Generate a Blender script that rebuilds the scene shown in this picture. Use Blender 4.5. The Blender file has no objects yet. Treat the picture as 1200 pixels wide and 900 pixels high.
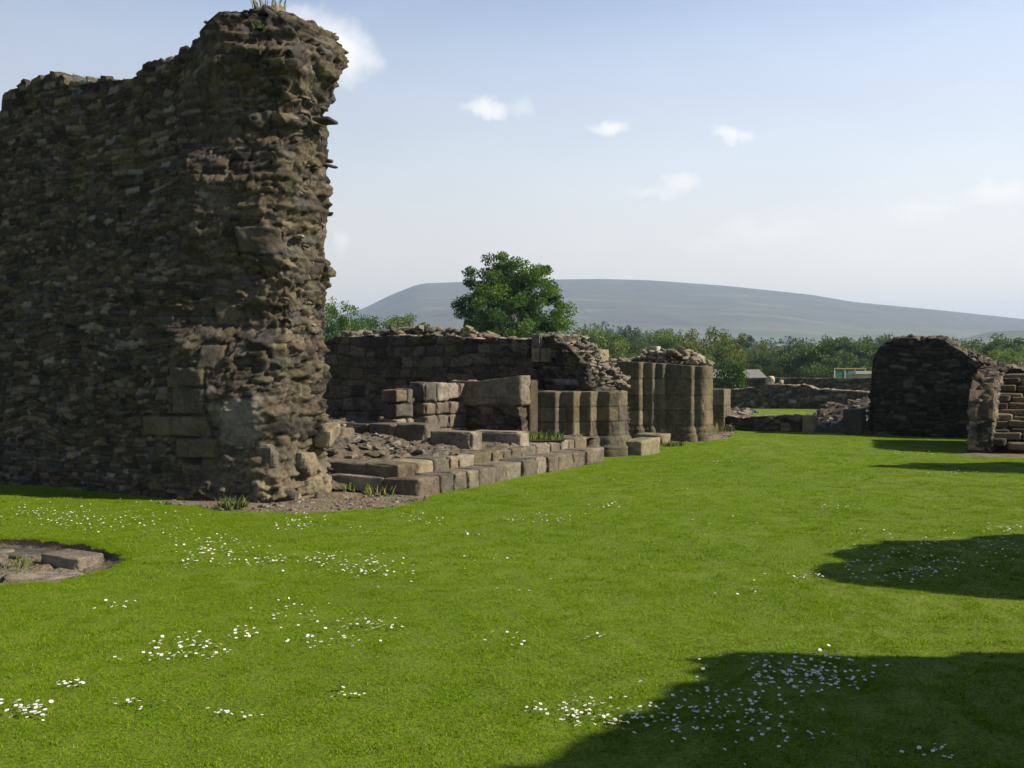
import bpy, bmesh, math, random
import numpy as np
R = math.radians
C = bpy.context.scene.collection
SC = bpy.context.scene
random.seed(7)

# ------------------------------------------------------------------ camera, sky, sun, exposure
SUN_AZ, SUN_EL = 102.0, 36.0            # degrees clockwise from the view direction (+Y), and above the horizon
cam = bpy.data.cameras.new('camera'); co = bpy.data.objects.new('camera', cam); C.objects.link(co)
cam.sensor_width = 36.0; cam.lens = 34.8; cam.clip_start = 0.1; cam.clip_end = 20000
co.location = (0, 0, 1.6); co.rotation_euler = (R(90 - 0.988), 0, 0)
SC.camera = co

W = bpy.data.worlds.new('World'); SC.world = W; W.use_nodes = True
wt = W.node_tree; wt.nodes.clear()
def wn(t, **k):
    n = wt.nodes.new(t)
    for a, b in k.items(): setattr(n, a, b)
    return n
sky = wn('ShaderNodeTexSky', sky_type='NISHITA', sun_disc=False)
sky.sun_elevation = R(SUN_EL); sky.sun_rotation = R(SUN_AZ)
sky.altitude = 60; sky.air_density = 1.0; sky.dust_density = .6; sky.ozone_density = 1.5
bg = wn('ShaderNodeBackground'); bg.inputs['Strength'].default_value = 0.05
wo = wn('ShaderNodeOutputWorld')
tc = wn('ShaderNodeTexCoord')
def mth(op, a, b=None, clamp=False):
    n = wn('ShaderNodeMath', operation=op, use_clamp=clamp)
    for i, v in enumerate((a, b)):
        if v is None: continue
        if isinstance(v, (int, float)): n.inputs[i].default_value = v
        else: wt.links.new(v, n.inputs[i])
    return n.outputs[0]
def sky_dir(px, py):
    p = R(0.988); x = (px - 600) / 1160; z = -(py - 450) / 1160
    v = np.array([x, math.cos(p) + z * math.sin(p), z * math.cos(p) - math.sin(p)])
    return v / np.linalg.norm(v)
# warped look-up direction so that the cloud outlines are ragged
nz = wn('ShaderNodeTexNoise'); nz.inputs['Scale'].default_value = 26; nz.inputs['Detail'].default_value = 7; nz.inputs['Roughness'].default_value = .62
wt.links.new(tc.outputs['Generated'], nz.inputs['Vector'])
nsub = wn('ShaderNodeVectorMath', operation='SUBTRACT'); wt.links.new(nz.outputs['Color'], nsub.inputs[0]); nsub.inputs[1].default_value = (.5, .5, .5)
nscl = wn('ShaderNodeVectorMath', operation='SCALE'); wt.links.new(nsub.outputs[0], nscl.inputs[0]); nscl.inputs['Scale'].default_value = .048
nadd = wn('ShaderNodeVectorMath', operation='ADD'); wt.links.new(tc.outputs['Generated'], nadd.inputs[0]); wt.links.new(nscl.outputs[0], nadd.inputs[1])
cloud = None
#        centre in the sky, half width, half height, strength
CL = [(388, 62, .050, .038, .95), (362, 40, .05, .03, .8), (425, 76, .030, .016, .6), (398, 288, .015, .013, .6), (568, 126, .029, .011, .75), (715, 148, .026, .010, .75), (858, 160, .023, .010, .7),
      (797, 214, .024, .011, .65), (770, 226, .03, .008, .4), (1078, 244, .032, .011, .65), (1172, 226, .034, .013, .8), (895, 270, .055, .013, .5), (830, 282, .05, .009, .35), (610, 125, .02, .010, .3)]
CL += [(1500, 150, .12, .05, .8), (1800, 240, .14, .05, .8), (-260, 140, .10, .05, .6), (-700, 220, .14, .05, .7), (2300, 100, .2, .08, .8)]
for (px, py, hw, hh, s) in CL:
    d = sky_dir(px, py); rgt = np.array([d[1], -d[0], 0]); rgt /= np.linalg.norm(rgt); up = np.cross(rgt, d)
    def dotn(v):
        n = wn('ShaderNodeVectorMath', operation='DOT_PRODUCT'); wt.links.new(nadd.outputs[0], n.inputs[0]); n.inputs[1].default_value = tuple(v); return n.outputs['Value']
    du, dv, dd = dotn(rgt / hw), dotn(up / hh), dotn(d)
    e = mth('ADD', mth('POWER', du, 2), mth('POWER', dv, 2))
    m = mth('SUBTRACT', 1.0, e, True)
    m = mth('MULTIPLY', mth('POWER', m, 1.3), s)
    m = mth('MULTIPLY', m, mth('GREATER_THAN', dd, 0.0))
    cloud = m if cloud is None else mth('MAXIMUM', cloud, m)
# thin high veil, whiter towards the horizon
nv = wn('ShaderNodeTexNoise'); nv.inputs['Scale'].default_value = 2.6; nv.inputs['Detail'].default_value = 6; nv.inputs['Roughness'].default_value = .6
mp = wn('ShaderNodeMapping'); mp.inputs['Scale'].default_value = (1, 1, 3.2); wt.links.new(tc.outputs['Generated'], mp.inputs['Vector']); wt.links.new(mp.outputs[0], nv.inputs['Vector'])
sep = wn('ShaderNodeSeparateXYZ'); wt.links.new(tc.outputs['Generated'], sep.inputs[0])
def zramp(stops):
    n = wn('ShaderNodeValToRGB'); wt.links.new(sep.outputs['Z'], n.inputs['Fac']); cr = n.color_ramp
    while len(cr.elements) < len(stops): cr.elements.new(.5)
    for e, (p, c) in zip(cr.elements, stops): e.position = p; e.color = (*c, 1) if len(c) == 3 else (c[0],) * 3 + (1,)
    return n.outputs['Color']
vf = zramp([(0, (1.,)), (.30, (.92,)), (.42, (.55,)), (.55, (.2,)), (.75, (0.,))])
vc = zramp([(0, (.83, .77, .655)), (.10, (.74, .71, .64)), (.20, (.55, .60, .645)), (.37, (.315, .408, .60)), (.6, (.22, .31, .48))])     # x 20
sdv = wn('ShaderNodeVectorMath', operation='DOT_PRODUCT'); wt.links.new(tc.outputs['Generated'], sdv.inputs[0]); sdv.inputs[1].default_value = (math.sin(R(SUN_AZ)), math.cos(R(SUN_AZ)), 0)
gl = mth('ADD', mth('MULTIPLY', sdv.outputs['Value'], .36), 1.0)                       # the sky is brighter on the sun's side
veil = mth('ADD', vf, mth('MULTIPLY', mth('SUBTRACT', nv.outputs['Fac'], .5), .35), True)
vsc = wn('ShaderNodeVectorMath', operation='SCALE'); wt.links.new(vc, vsc.inputs[0]); wt.links.new(mth('MULTIPLY', gl, 20.0), vsc.inputs['Scale'])
mixv = wn('ShaderNodeMix', data_type='RGBA'); wt.links.new(vsc.outputs[0], mixv.inputs['B'])
mixc = wn('ShaderNodeMix', data_type='RGBA')
wt.links.new(veil, mixv.inputs['Factor']); wt.links.new(sky.outputs[0], mixv.inputs['A'])
wt.links.new(cloud, mixc.inputs['Factor']); wt.links.new(mixv.outputs['Result'], mixc.inputs['A']); mixc.inputs['B'].default_value = (15.6, 15.3, 14.8, 1)
wt.links.new(mixc.outputs['Result'], bg.inputs['Color']); wt.links.new(bg.outputs[0], wo.inputs['Surface'])

sl = bpy.data.lights.new('sun', 'SUN'); so = bpy.data.objects.new('sun', sl); C.objects.link(so)
sl.energy = 5.0; sl.angle = R(.5); sl.color = (1.0, .90, .74)
so.rotation_euler = (R(90 - SUN_EL), 0, R(180 - SUN_AZ))   # lamp's +Z points to the sun
SC.view_settings.view_transform = 'Standard'; SC.view_settings.look = 'None'
SC.view_settings.exposure = 0.70; SC.view_settings.gamma = 1.0; SC.view_settings.use_curve_mapping = False
SC.cycles.max_bounces = 6; SC.cycles.transparent_max_bounces = 8; SC.cycles.volume_bounces = 0
SC.cycles.use_denoising = True

# ------------------------------------------------------------------ numpy helpers
TH = R(30); ROT = -TH                      # the abbey's own axes: n across the nave, a along it
def wpos(n, a, z=0.0): return (n * math.cos(TH) + a * math.sin(TH), -n * math.sin(TH) + a * math.cos(TH), z)
def to_na(x, y): return x * math.cos(TH) - y * math.sin(TH), x * math.sin(TH) + y * math.cos(TH)

def hsh(i, j, k, seed):
    h = (i.astype(np.int64) * 374761393 + j.astype(np.int64) * 668265263 + k.astype(np.int64) * 2147483647 + seed * 1274126177) & 0xFFFFFFFF
    h = ((h ^ (h >> 13)) * 1274126177) & 0xFFFFFFFF
    h = ((h ^ (h >> 16)) * 2246822519) & 0xFFFFFFFF
    return ((h ^ (h >> 15)) & 0xFFFFFF) / float(0xFFFFFF)
def vnoise(x, y, z=None, seed=0):
    x = np.asarray(x, float); y = np.asarray(y, float); z = np.zeros_like(x) if z is None else np.asarray(z, float)
    i, j, k = np.floor(x), np.floor(y), np.floor(z)
    fx, fy, fz = x - i, y - j, z - k
    fx, fy, fz = [t * t * (3 - 2 * t) for t in (fx, fy, fz)]
    o = 0
    for a in (0, 1):
        for b in (0, 1):
            for c in (0, 1):
                o = o + hsh(i + a, j + b, k + c, seed) * (fx if a else 1 - fx) * (fy if b else 1 - fy) * (fz if c else 1 - fz)
    return o * 2 - 1
def fbm(x, y, z=None, seed=0, oct=4, gain=.5):
    s, amp = 0, 1; f = 1.0; z = np.zeros_like(np.asarray(x, float)) if z is None else z
    for o in range(oct):
        s = s + amp * vnoise(x * f, y * f, z * f, seed + o * 17); amp *= gain; f *= 2.03
    return s
def sstep(e0, e1, x):
    t = np.clip((x - e0) / (e1 - e0), 0, 1); return t * t * (3 - 2 * t)
def voronoi(u, v, seed):
    iu, iv = np.floor(u), np.floor(v); z0 = np.zeros_like(u)
    f1 = np.full(u.shape, 9.0); f2 = np.full(u.shape, 9.0); idi = np.zeros(u.shape); cu = np.zeros(u.shape); cv = np.zeros(u.shape)
    for du in (-1, 0, 1):
        for dv in (-1, 0, 1):
            a, b = iu + du, iv + dv
            px = a + .15 + .7 * hsh(a, b, z0, seed); py = b + .15 + .7 * hsh(a, b, z0, seed + 1)
            d = np.hypot(u - px, v - py)
            near = d < f1
            f2 = np.where(near, f1, np.minimum(f2, d)); f1 = np.where(near, d, f1)
            idi = np.where(near, hsh(a, b, z0, seed + 2), idi); cu = np.where(near, u - px, cu); cv = np.where(near, v - py, cv)
    return f2 - f1, idi, cu, cv
def r2(idr, k): return np.modf(idr * 977.13 * (k + 1) + k * .317)[0]

def courses(s, z, seed, hr, lr, warp=.03, zb=None):
    """coursed masonry: -> id (0..1), distance to the nearest joint, position in the stone (-.5...5)"""
    rng = np.random.default_rng(seed)
    zw = z + warp * fbm(s * 1.1, z * 1.1, None, seed + 5, 3)
    lo, hi = zw.min() - .5, zw.max() + .5
    if zb is None:
        zb = [lo]
        while zb[-1] < hi: zb.append(zb[-1] + rng.uniform(*hr))
    zb = np.array(zb); ci = np.clip(np.searchsorted(zb, zw) - 1, 0, len(zb) - 2)
    z0, z1 = zb[ci], zb[ci + 1]
    idr = np.zeros(s.shape); e = np.zeros(s.shape); fu = np.zeros(s.shape)
    sw = s + warp * .7 * fbm(s * 3.0, z * 3.0, None, seed + 9, 2)
    smin, smax = sw.min() - 1, sw.max() + 1
    for c in np.unique(ci):
        m = ci == c; b = [smin - rng.uniform(0, lr[1])]
        k = (zb[c + 1] - zb[c]) / (hr[1]) if hr else 1
        while b[-1] < smax: b.append(b[-1] + rng.uniform(*lr) * (.6 + .5 * min(k, 1)))
        b = np.array(b); bi = np.clip(np.searchsorted(b, sw[m]) - 1, 0, len(b) - 2)
        rid = rng.uniform(0, 1, len(b))
        idr[m] = rid[bi]; s0, s1 = b[bi], b[bi + 1]
        e[m] = np.minimum(sw[m] - s0, s1 - sw[m]); fu[m] = (sw[m] - s0) / (s1 - s0) - .5
    e = np.minimum(e, np.minimum(zw - z0, z1 - zw))
    return idr, e, fu, (zw - z0) / (z1 - z0) - .5

PAL_DARK = np.array([(.120, .098, .072), (.085, .074, .060), (.150, .125, .092), (.110, .104, .095), (.185, .152, .108), (.070, .062, .053), (.135, .108, .072)])
PAL_TAN = np.array([(.235, .200, .132), (.205, .170, .110), (.255, .215, .145), (.185, .165, .125), (.225, .18, .115)])
PAL_GREY = np.array([(.250, .215, .165), (.205, .180, .138), (.180, .150, .118), (.275, .24, .19), (.16, .145, .12), (.22, .175, .13)])
def tint_of(idr, pal, var=.25):
    k = np.minimum((r2(idr, 1) * len(pal)).astype(int), len(pal) - 1)
    return pal[k] * (1 + var * (r2(idr, 2)[..., None] * 2 - 1))

def mk(name, V, F, m, parent=None, loc=(0, 0, 0), rotz=0.0, tint=None, smooth=True, mats=None, midx=None):
    me = bpy.data.meshes.new(name)
    V = np.asarray(V, np.float32)
    if isinstance(F, np.ndarray):
        nf, k = F.shape
        me.vertices.add(len(V)); me.vertices.foreach_set('co', V.ravel())
        me.loops.add(nf * k); me.loops.foreach_set('vertex_index', F.ravel().astype(np.int32))
        me.polygons.add(nf); me.polygons.foreach_set('loop_start', np.arange(0, nf * k, k, dtype=np.int32))
        me.update(calc_edges=True)
    else:
        me.from_pydata([tuple(v) for v in V], [], [tuple(int(i) for i in f) for f in F]); me.update()
    if tint is not None:
        at = me.attributes.new('tint', 'FLOAT_COLOR', 'POINT'); t = np.ones((len(V), 4), np.float32); t[:, :3] = tint
        at.data.foreach_set('color', t.ravel())
    for q in (mats or [m]): me.materials.append(q)
    if midx is not None: me.polygons.foreach_set('material_index', np.asarray(midx, np.int32))
    me.polygons.foreach_set('use_smooth', np.full(len(me.polygons), bool(smooth)))
    o = bpy.data.objects.new(name, me); C.objects.link(o)
    if parent is not None: o.parent = parent
    else: o.location = loc; o.rotation_euler = (0, 0, rotz)
    return o
def tag(o, label=None, cat=None, group=None, kind=None):
    if label: o['label'] = label
    if cat: o['category'] = cat
    if group: o['group'] = group
    if kind: o['kind'] = kind
    return o
def thing(name, label, cat, loc, rotz=0.0, group=None):
    o = bpy.data.objects.new(name, None); C.objects.link(o); o.location = loc; o.rotation_euler = (0, 0, rotz); o.empty_display_size = .2
    return tag(o, label, cat, group)
def na_thing(name, label, cat, n, a, z=0.0, group=None):
    t = thing(name, label, cat, wpos(n, a, z), ROT, group); return t
def copy_tree(o, parent=None):
    c = o.copy(); C.objects.link(c); c.parent = parent
    for ch in o.children: copy_tree(ch, c)
    return c
def merge(parts):
    """[(V,F,T)] -> one soup (quad faces)"""
    Vs, Fs, Ts, k = [], [], [], 0
    for V, F, T in parts:
        Vs.append(V); Fs.append(np.asarray(F) + k); Ts.append(T); k += len(V)
    return np.concatenate(Vs), np.concatenate(Fs), np.concatenate(Ts)

# ------------------------------------------------------------------ materials
def mat(name):
    m = bpy.data.materials.new(name); m.use_nodes = True; nt = m.node_tree; nt.nodes.clear(); return m, nt
def N_(nt, t, ins=None, **k):
    n = nt.nodes.new(t)
    for a, b in k.items(): setattr(n, a, b)
    for a, b in (ins or {}).items():
        if hasattr(b, 'is_output') or isinstance(b, bpy.types.NodeSocket): nt.links.new(b, n.inputs[a])
        else: n.inputs[a].default_value = b
    return n
def ramp(nt, fac, stops):
    n = N_(nt, 'ShaderNodeValToRGB', {'Fac': fac}); cr = n.color_ramp
    while len(cr.elements) < len(stops): cr.elements.new(.5)
    for e, (p, c) in zip(cr.elements, stops): e.position = p; e.color = (*c, 1) if len(c) == 3 else c
    return n.outputs['Color']
def mix(nt, f, a, b, blend='MIX'):
    n = N_(nt, 'ShaderNodeMix', data_type='RGBA', blend_type=blend)
    for i, v in (('Factor', f), ('A', a), ('B', b)):
        if isinstance(v, bpy.types.NodeSocket): nt.links.new(v, n.inputs[i])
        elif i == 'Factor': n.inputs[i].default_value = v
        else: n.inputs[i].default_value = (*v, 1) if len(v) == 3 else v
    return n.outputs['Result']
def stone_mat(name, lichen=.35, pale=(.36, .35, .31), moss=.0, bump=.6, dark=.5):
    m, nt = mat(name)
    tcn = N_(nt, 'ShaderNodeTexCoord'); P = tcn.outputs['Object']
    at = N_(nt, 'ShaderNodeAttribute', attribute_name='tint')
    n1 = N_(nt, 'ShaderNodeTexNoise', {'Vector': P, 'Scale': 3.1, 'Detail': 8.0, 'Roughness': .65})
    n2 = N_(nt, 'ShaderNodeTexNoise', {'Vector': P, 'Scale': 17.0, 'Detail': 6.0, 'Roughness': .7})
    n3 = N_(nt, 'ShaderNodeTexNoise', {'Vector': P, 'Scale': 75.0, 'Detail': 4.0, 'Roughness': .7})
    v1 = ramp(nt, n1.outputs['Fac'], [(.25, (dark,) * 3), (.5, (1, 1, 1)), (.75, (1.35, 1.3, 1.2))])
    v2 = ramp(nt, n2.outputs['Fac'], [(.28, (.6, .58, .56)), (.5, (1, 1, 1)), (.72, (1.35, 1.32, 1.25))])
    c = mix(nt, 1.0, at.outputs['Color'], v1, 'MULTIPLY'); c = mix(nt, 1.0, c, v2, 'MULTIPLY')
    nl = N_(nt, 'ShaderNodeTexNoise', {'Vector': P, 'Scale': 7.0, 'Detail': 9.0, 'Roughness': .72})
    ml = ramp(nt, nl.outputs['Fac'], [(.60, (0, 0, 0)), (.70, (1, 1, 1))])
    mlf = N_(nt, 'ShaderNodeMath', {0: ml, 1: lichen}, operation='MULTIPLY').outputs[0]
    c = mix(nt, mlf, c, pale)
    if moss:
        nm = N_(nt, 'ShaderNodeTexNoise', {'Vector': P, 'Scale': 2.3, 'Detail': 8.0, 'Roughness': .7})
        mm = ramp(nt, nm.outputs['Fac'], [(.55, (0, 0, 0)), (.66, (1, 1, 1))])
        mf = N_(nt, 'ShaderNodeMath', {0: mm, 1: moss}, operation='MULTIPLY').outputs[0]
        c = mix(nt, mf, c, (.075, .085, .030))
    b2 = N_(nt, 'ShaderNodeMath', {0: n2.outputs['Fac'], 1: 1.6}, operation='MULTIPLY').outputs[0]
    bs = N_(nt, 'ShaderNodeMath', {0: b2, 1: n3.outputs['Fac']}, operation='ADD').outputs[0]
    bp = N_(nt, 'ShaderNodeBump', {'Height': bs, 'Strength': bump, 'Distance': .02})
    pb = N_(nt, 'ShaderNodeBsdfPrincipled', {'Base Color': c, 'Roughness': .93, 'Normal': bp.outputs[0]})
    pb.inputs['Specular IOR Level'].default_value = .2
    N_(nt, 'ShaderNodeOutputMaterial', {'Surface': pb.outputs[0]}); return m
M_RUB = stone_mat('rubble_stone', .45, (.30, .29, .26), .35, .8)
M_ASH = stone_mat('dressed_stone', .45, (.30, .29, .25), .40, .8, .40)
M_PAV = stone_mat('weathered_paving', .6, (.36, .34, .30), .45, .9, .38)
M_FAR = stone_mat('far_stone', .3, (.30, .29, .27), .3, .8)

def leaf_mat(name, trans=.35, rough=.55, upright=0.0):
    m, nt = mat(name)
    at = N_(nt, 'ShaderNodeAttribute', attribute_name='tint')
    pb = N_(nt, 'ShaderNodeBsdfPrincipled', {'Base Color': at.outputs['Color'], 'Roughness': rough}); pb.inputs['Specular IOR Level'].default_value = .25 if not upright else .04
    tcol = mix(nt, 1.0, at.outputs['Color'], (1.5, 1.7, .6), 'MULTIPLY')
    tr = N_(nt, 'ShaderNodeBsdfTranslucent', {'Color': tcol})
    if upright:                                                # fine blades shade like the sward they make up
        g = N_(nt, 'ShaderNodeNewGeometry'); sc = N_(nt, 'ShaderNodeVectorMath', {0: g.outputs['Normal']}, operation='SCALE'); sc.inputs['Scale'].default_value = 1 - upright
        ad = N_(nt, 'ShaderNodeVectorMath', {0: sc.outputs[0], 1: (0, 0, upright)}, operation='ADD'); nm = N_(nt, 'ShaderNodeVectorMath', {0: ad.outputs[0]}, operation='NORMALIZE')
        nt.links.new(nm.outputs[0], pb.inputs['Normal']); nt.links.new(nm.outputs[0], tr.inputs['Normal'])
    mx = N_(nt, 'ShaderNodeMixShader', {0: trans, 1: pb.outputs[0], 2: tr.outputs[0]})
    N_(nt, 'ShaderNodeOutputMaterial', {'Surface': mx.outputs[0]}); return m
M_LEAF = leaf_mat('leaves'); M_BLADE = leaf_mat('grass_blades', .15, .8, .70)
def plain(name, col, rough=.8, var=.3, scale=8, bump=.2):
    m, nt = mat(name)
    tcn = N_(nt, 'ShaderNodeTexCoord'); n1 = N_(nt, 'ShaderNodeTexNoise', {'Vector': tcn.outputs['Object'], 'Scale': scale, 'Detail': 6.0, 'Roughness': .65})
    c = ramp(nt, n1.outputs['Fac'], [(.25, tuple(x * (1 - var) for x in col)), (.75, tuple(x * (1 + var) for x in col))])
    bp = N_(nt, 'ShaderNodeBump', {'Height': n1.outputs['Fac'], 'Strength': bump, 'Distance': .02})
    pb = N_(nt, 'ShaderNodeBsdfPrincipled', {'Base Color': c, 'Roughness': rough, 'Normal': bp.outputs[0]}); pb.inputs['Specular IOR Level'].default_value = .25
    N_(nt, 'ShaderNodeOutputMaterial', {'Surface': pb.outputs[0]}); return m
M_BARK = plain('bark', (.07, .055, .04), .9, .4, 14, .5)

def lawn_mat():
    m, nt = mat('mown_grass'); g = N_(nt, 'ShaderNodeNewGeometry'); P = g.outputs['Position']
    n0 = N_(nt, 'ShaderNodeTexNoise', {'Vector': P, 'Scale': .45, 'Detail': 5.0, 'Roughness': .6})
    n1 = N_(nt, 'ShaderNodeTexNoise', {'Vector': P, 'Scale': 3.5, 'Detail': 6.0, 'Roughness': .65})
    n2 = N_(nt, 'ShaderNodeTexNoise', {'Vector': P, 'Scale': 42.0, 'Detail': 4.0, 'Roughness': .75})
    c0 = ramp(nt, n0.outputs['Fac'], [(.3, (.105, .165, .010)), (.5, (.128, .185, .011)), (.7, (.155, .205, .016))])
    c1 = ramp(nt, n1.outputs['Fac'], [(.3, (.84, .87, .84)), (.55, (1, 1, 1)), (.75, (1.14, 1.1, 1.1))])
    c2 = ramp(nt, n2.outputs['Fac'], [(.3, (.5, .55, .5)), (.52, (1, 1, 1)), (.72, (1.55, 1.42, 1.5))])
    c = mix(nt, 1.0, c0, c1, 'MULTIPLY'); c = mix(nt, 1.0, c, c2, 'MULTIPLY')
    bp = N_(nt, 'ShaderNodeBump', {'Height': n2.outputs['Fac'], 'Strength': .7, 'Distance': .03})
    pb = N_(nt, 'ShaderNodeBsdfPrincipled', {'Base Color': c, 'Roughness': .8, 'Normal': bp.outputs[0]}); pb.inputs['Specular IOR Level'].default_value = .15
    N_(nt, 'ShaderNodeOutputMaterial', {'Surface': pb.outputs[0]}); return m
M_LAWN = lawn_mat()
def earth_mat():
    m, nt = mat('bare_earth'); g = N_(nt, 'ShaderNodeNewGeometry'); P = g.outputs['Position']
    n1 = N_(nt, 'ShaderNodeTexNoise', {'Vector': P, 'Scale': 2.2, 'Detail': 8.0, 'Roughness': .7})
    n2 = N_(nt, 'ShaderNodeTexNoise', {'Vector': P, 'Scale': 38.0, 'Detail': 5.0, 'Roughness': .8})
    vo = N_(nt, 'ShaderNodeTexVoronoi', {'Vector': P, 'Scale': 34.0})
    c = ramp(nt, n1.outputs['Fac'], [(.3, (.085, .066, .040)), (.46, (.165, .135, .092)), (.58, (.225, .185, .132)), (.70, (.10, .11, .035))])
    c2 = ramp(nt, n2.outputs['Fac'], [(.3, (.5, .5, .5)), (.5, (1, 1, 1)), (.75, (1.6, 1.5, 1.45))])
    c = mix(nt, 1.0, c, c2, 'MULTIPLY')
    bs = N_(nt, 'ShaderNodeMath', {0: n2.outputs['Fac'], 1: vo.outputs['Distance']}, operation='ADD').outputs[0]
    bp = N_(nt, 'ShaderNodeBump', {'Height': bs, 'Strength': .8, 'Distance': .03})
    pb = N_(nt, 'ShaderNodeBsdfPrincipled', {'Base Color': c, 'Roughness': .95, 'Normal': bp.outputs[0]}); pb.inputs['Specular IOR Level'].default_value = .1
    N_(nt, 'ShaderNodeOutputMaterial', {'Surface': pb.outputs[0]}); return m
M_EARTH = earth_mat()
def field_mat():
    m, nt = mat('fields'); g = N_(nt, 'ShaderNodeNewGeometry'); P = g.outputs['Position']
    vo = N_(nt, 'ShaderNodeTexVoronoi', {'Vector': P, 'Scale': .009})
    n1 = N_(nt, 'ShaderNodeTexNoise', {'Vector': P, 'Scale': .05, 'Detail': 8.0, 'Roughness': .6})
    sp = N_(nt, 'ShaderNodeSeparateColor', {0: vo.outputs['Color']})
    c = ramp(nt, sp.outputs[0], [(.0, (.07, .12, .025)), (.4, (.10, .15, .03)), (.7, (.13, .15, .05)), (1.0, (.08, .14, .03))])
    c2 = ramp(nt, n1.outputs['Fac'], [(.3, (.7, .7, .7)), (.7, (1.25, 1.25, 1.2))]); c = mix(nt, 1.0, c, c2, 'MULTIPLY')
    pb = N_(nt, 'ShaderNodeBsdfPrincipled', {'Base Color': c, 'Roughness': .9}); pb.inputs['Specular IOR Level'].default_value = .1
    N_(nt, 'ShaderNodeOutputMaterial', {'Surface': pb.outputs[0]}); return m
def hill_mat():
    m, nt = mat('moorland'); g = N_(nt, 'ShaderNodeNewGeometry'); P = g.outputs['Position']
    sp = N_(nt, 'ShaderNodeSeparateXYZ', {0: P})
    n1 = N_(nt, 'ShaderNodeTexNoise', {'Vector': P, 'Scale': .006, 'Detail': 9.0, 'Roughness': .62})
    mpn = N_(nt, 'ShaderNodeMapping', {'Vector': P, 'Scale': (.0020, .010, .012), 'Rotation': (0, 0, .3)})
    n2 = N_(nt, 'ShaderNodeTexNoise', {'Vector': mpn.outputs[0], 'Scale': 1.6, 'Detail': 8.0, 'Roughness': .65})
    vo = N_(nt, 'ShaderNodeTexVoronoi', {'Vector': P, 'Scale': .010}); vc = N_(nt, 'ShaderNodeSeparateColor', {0: vo.outputs['Color']})
    fld = ramp(nt, vc.outputs[0], [(0, (.07, .105, .04)), (.5, (.11, .135, .055)), (1, (.17, .165, .085))])
    moor = ramp(nt, n2.outputs['Fac'], [(.3, (.022, .032, .026)), (.46, (.100, .082, .064)), (.54, (.06, .09, .045)), (.68, (.20, .165, .125))])
    h = N_(nt, 'ShaderNodeMath', {0: sp.outputs['Z'], 1: N_(nt, 'ShaderNodeMath', {0: n1.outputs['Fac'], 1: 120.0}, operation='MULTIPLY').outputs[0]}, operation='ADD').outputs[0]
    f = N_(nt, 'ShaderNodeMapRange', {'Value': h, 'From Min': 95.0, 'From Max': 155.0}).outputs[0]
    c = mix(nt, f, fld, moor)
    bp = N_(nt, 'ShaderNodeBump', {'Height': n1.outputs['Fac'], 'Strength': .6, 'Distance': 30.0})
    pb = N_(nt, 'ShaderNodeBsdfPrincipled', {'Base Color': c, 'Roughness': .95, 'Normal': bp.outputs[0]}); pb.inputs['Specular IOR Level'].default_value = .05
    N_(nt, 'ShaderNodeOutputMaterial', {'Surface': pb.outputs[0]}); return m

# ------------------------------------------------------------------ masonry solids
def grid_faces(nr, nc, close=True, off=0):
    j, i = np.meshgrid(np.arange(nr - 1), np.arange(nc if close else nc - 1), indexing='ij')
    i2 = (i + 1) % nc
    return (np.stack([j * nc + i, j * nc + i2, (j + 1) * nc + i2, (j + 1) * nc + i], -1).reshape(-1, 4) + off)

PAL_SOOT = np.concatenate([PAL_DARK * .62, PAL_DARK * .45, PAL_DARK * .75, np.array([(.19, .16, .115), (.20, .195, .18)])])
PAL_TORN = np.concatenate([PAL_DARK, PAL_GREY * .75, PAL_TAN * .8])
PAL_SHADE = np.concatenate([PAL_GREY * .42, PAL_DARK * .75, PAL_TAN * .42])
STY = {
 'rubble': dict(hr=(.026, .085), lr=(.05, .30), warp=.075, prot=.030, joint=.018, ew=.012, rough=.014, tilt=.026, pal=PAL_SOOT, alt=(5.2, 15.0), altq=.28),
 'rubble_far': dict(hr=(.045, .12), lr=(.09, .42), warp=.06, prot=.055, joint=.032, ew=.022, rough=.022, tilt=.05, pal=PAL_SOOT, alt=(4.5, 10.0)),
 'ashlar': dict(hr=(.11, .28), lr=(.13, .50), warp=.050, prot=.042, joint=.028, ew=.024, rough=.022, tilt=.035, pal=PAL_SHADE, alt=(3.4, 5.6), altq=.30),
 'fine': dict(hr=(.26, .36), lr=(.4, .9), warp=.004, prot=.006, joint=.014, ew=.016, rough=.006, tilt=.004, pal=PAL_TAN * .58),
 'core': dict(hr=(.030, .105), lr=(.06, .28), warp=.10, prot=.080, joint=.030, ew=.014, rough=.026, tilt=.05, pal=PAL_TORN * .64, alt=(4.6, 11.0), altq=.05),
}
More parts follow.
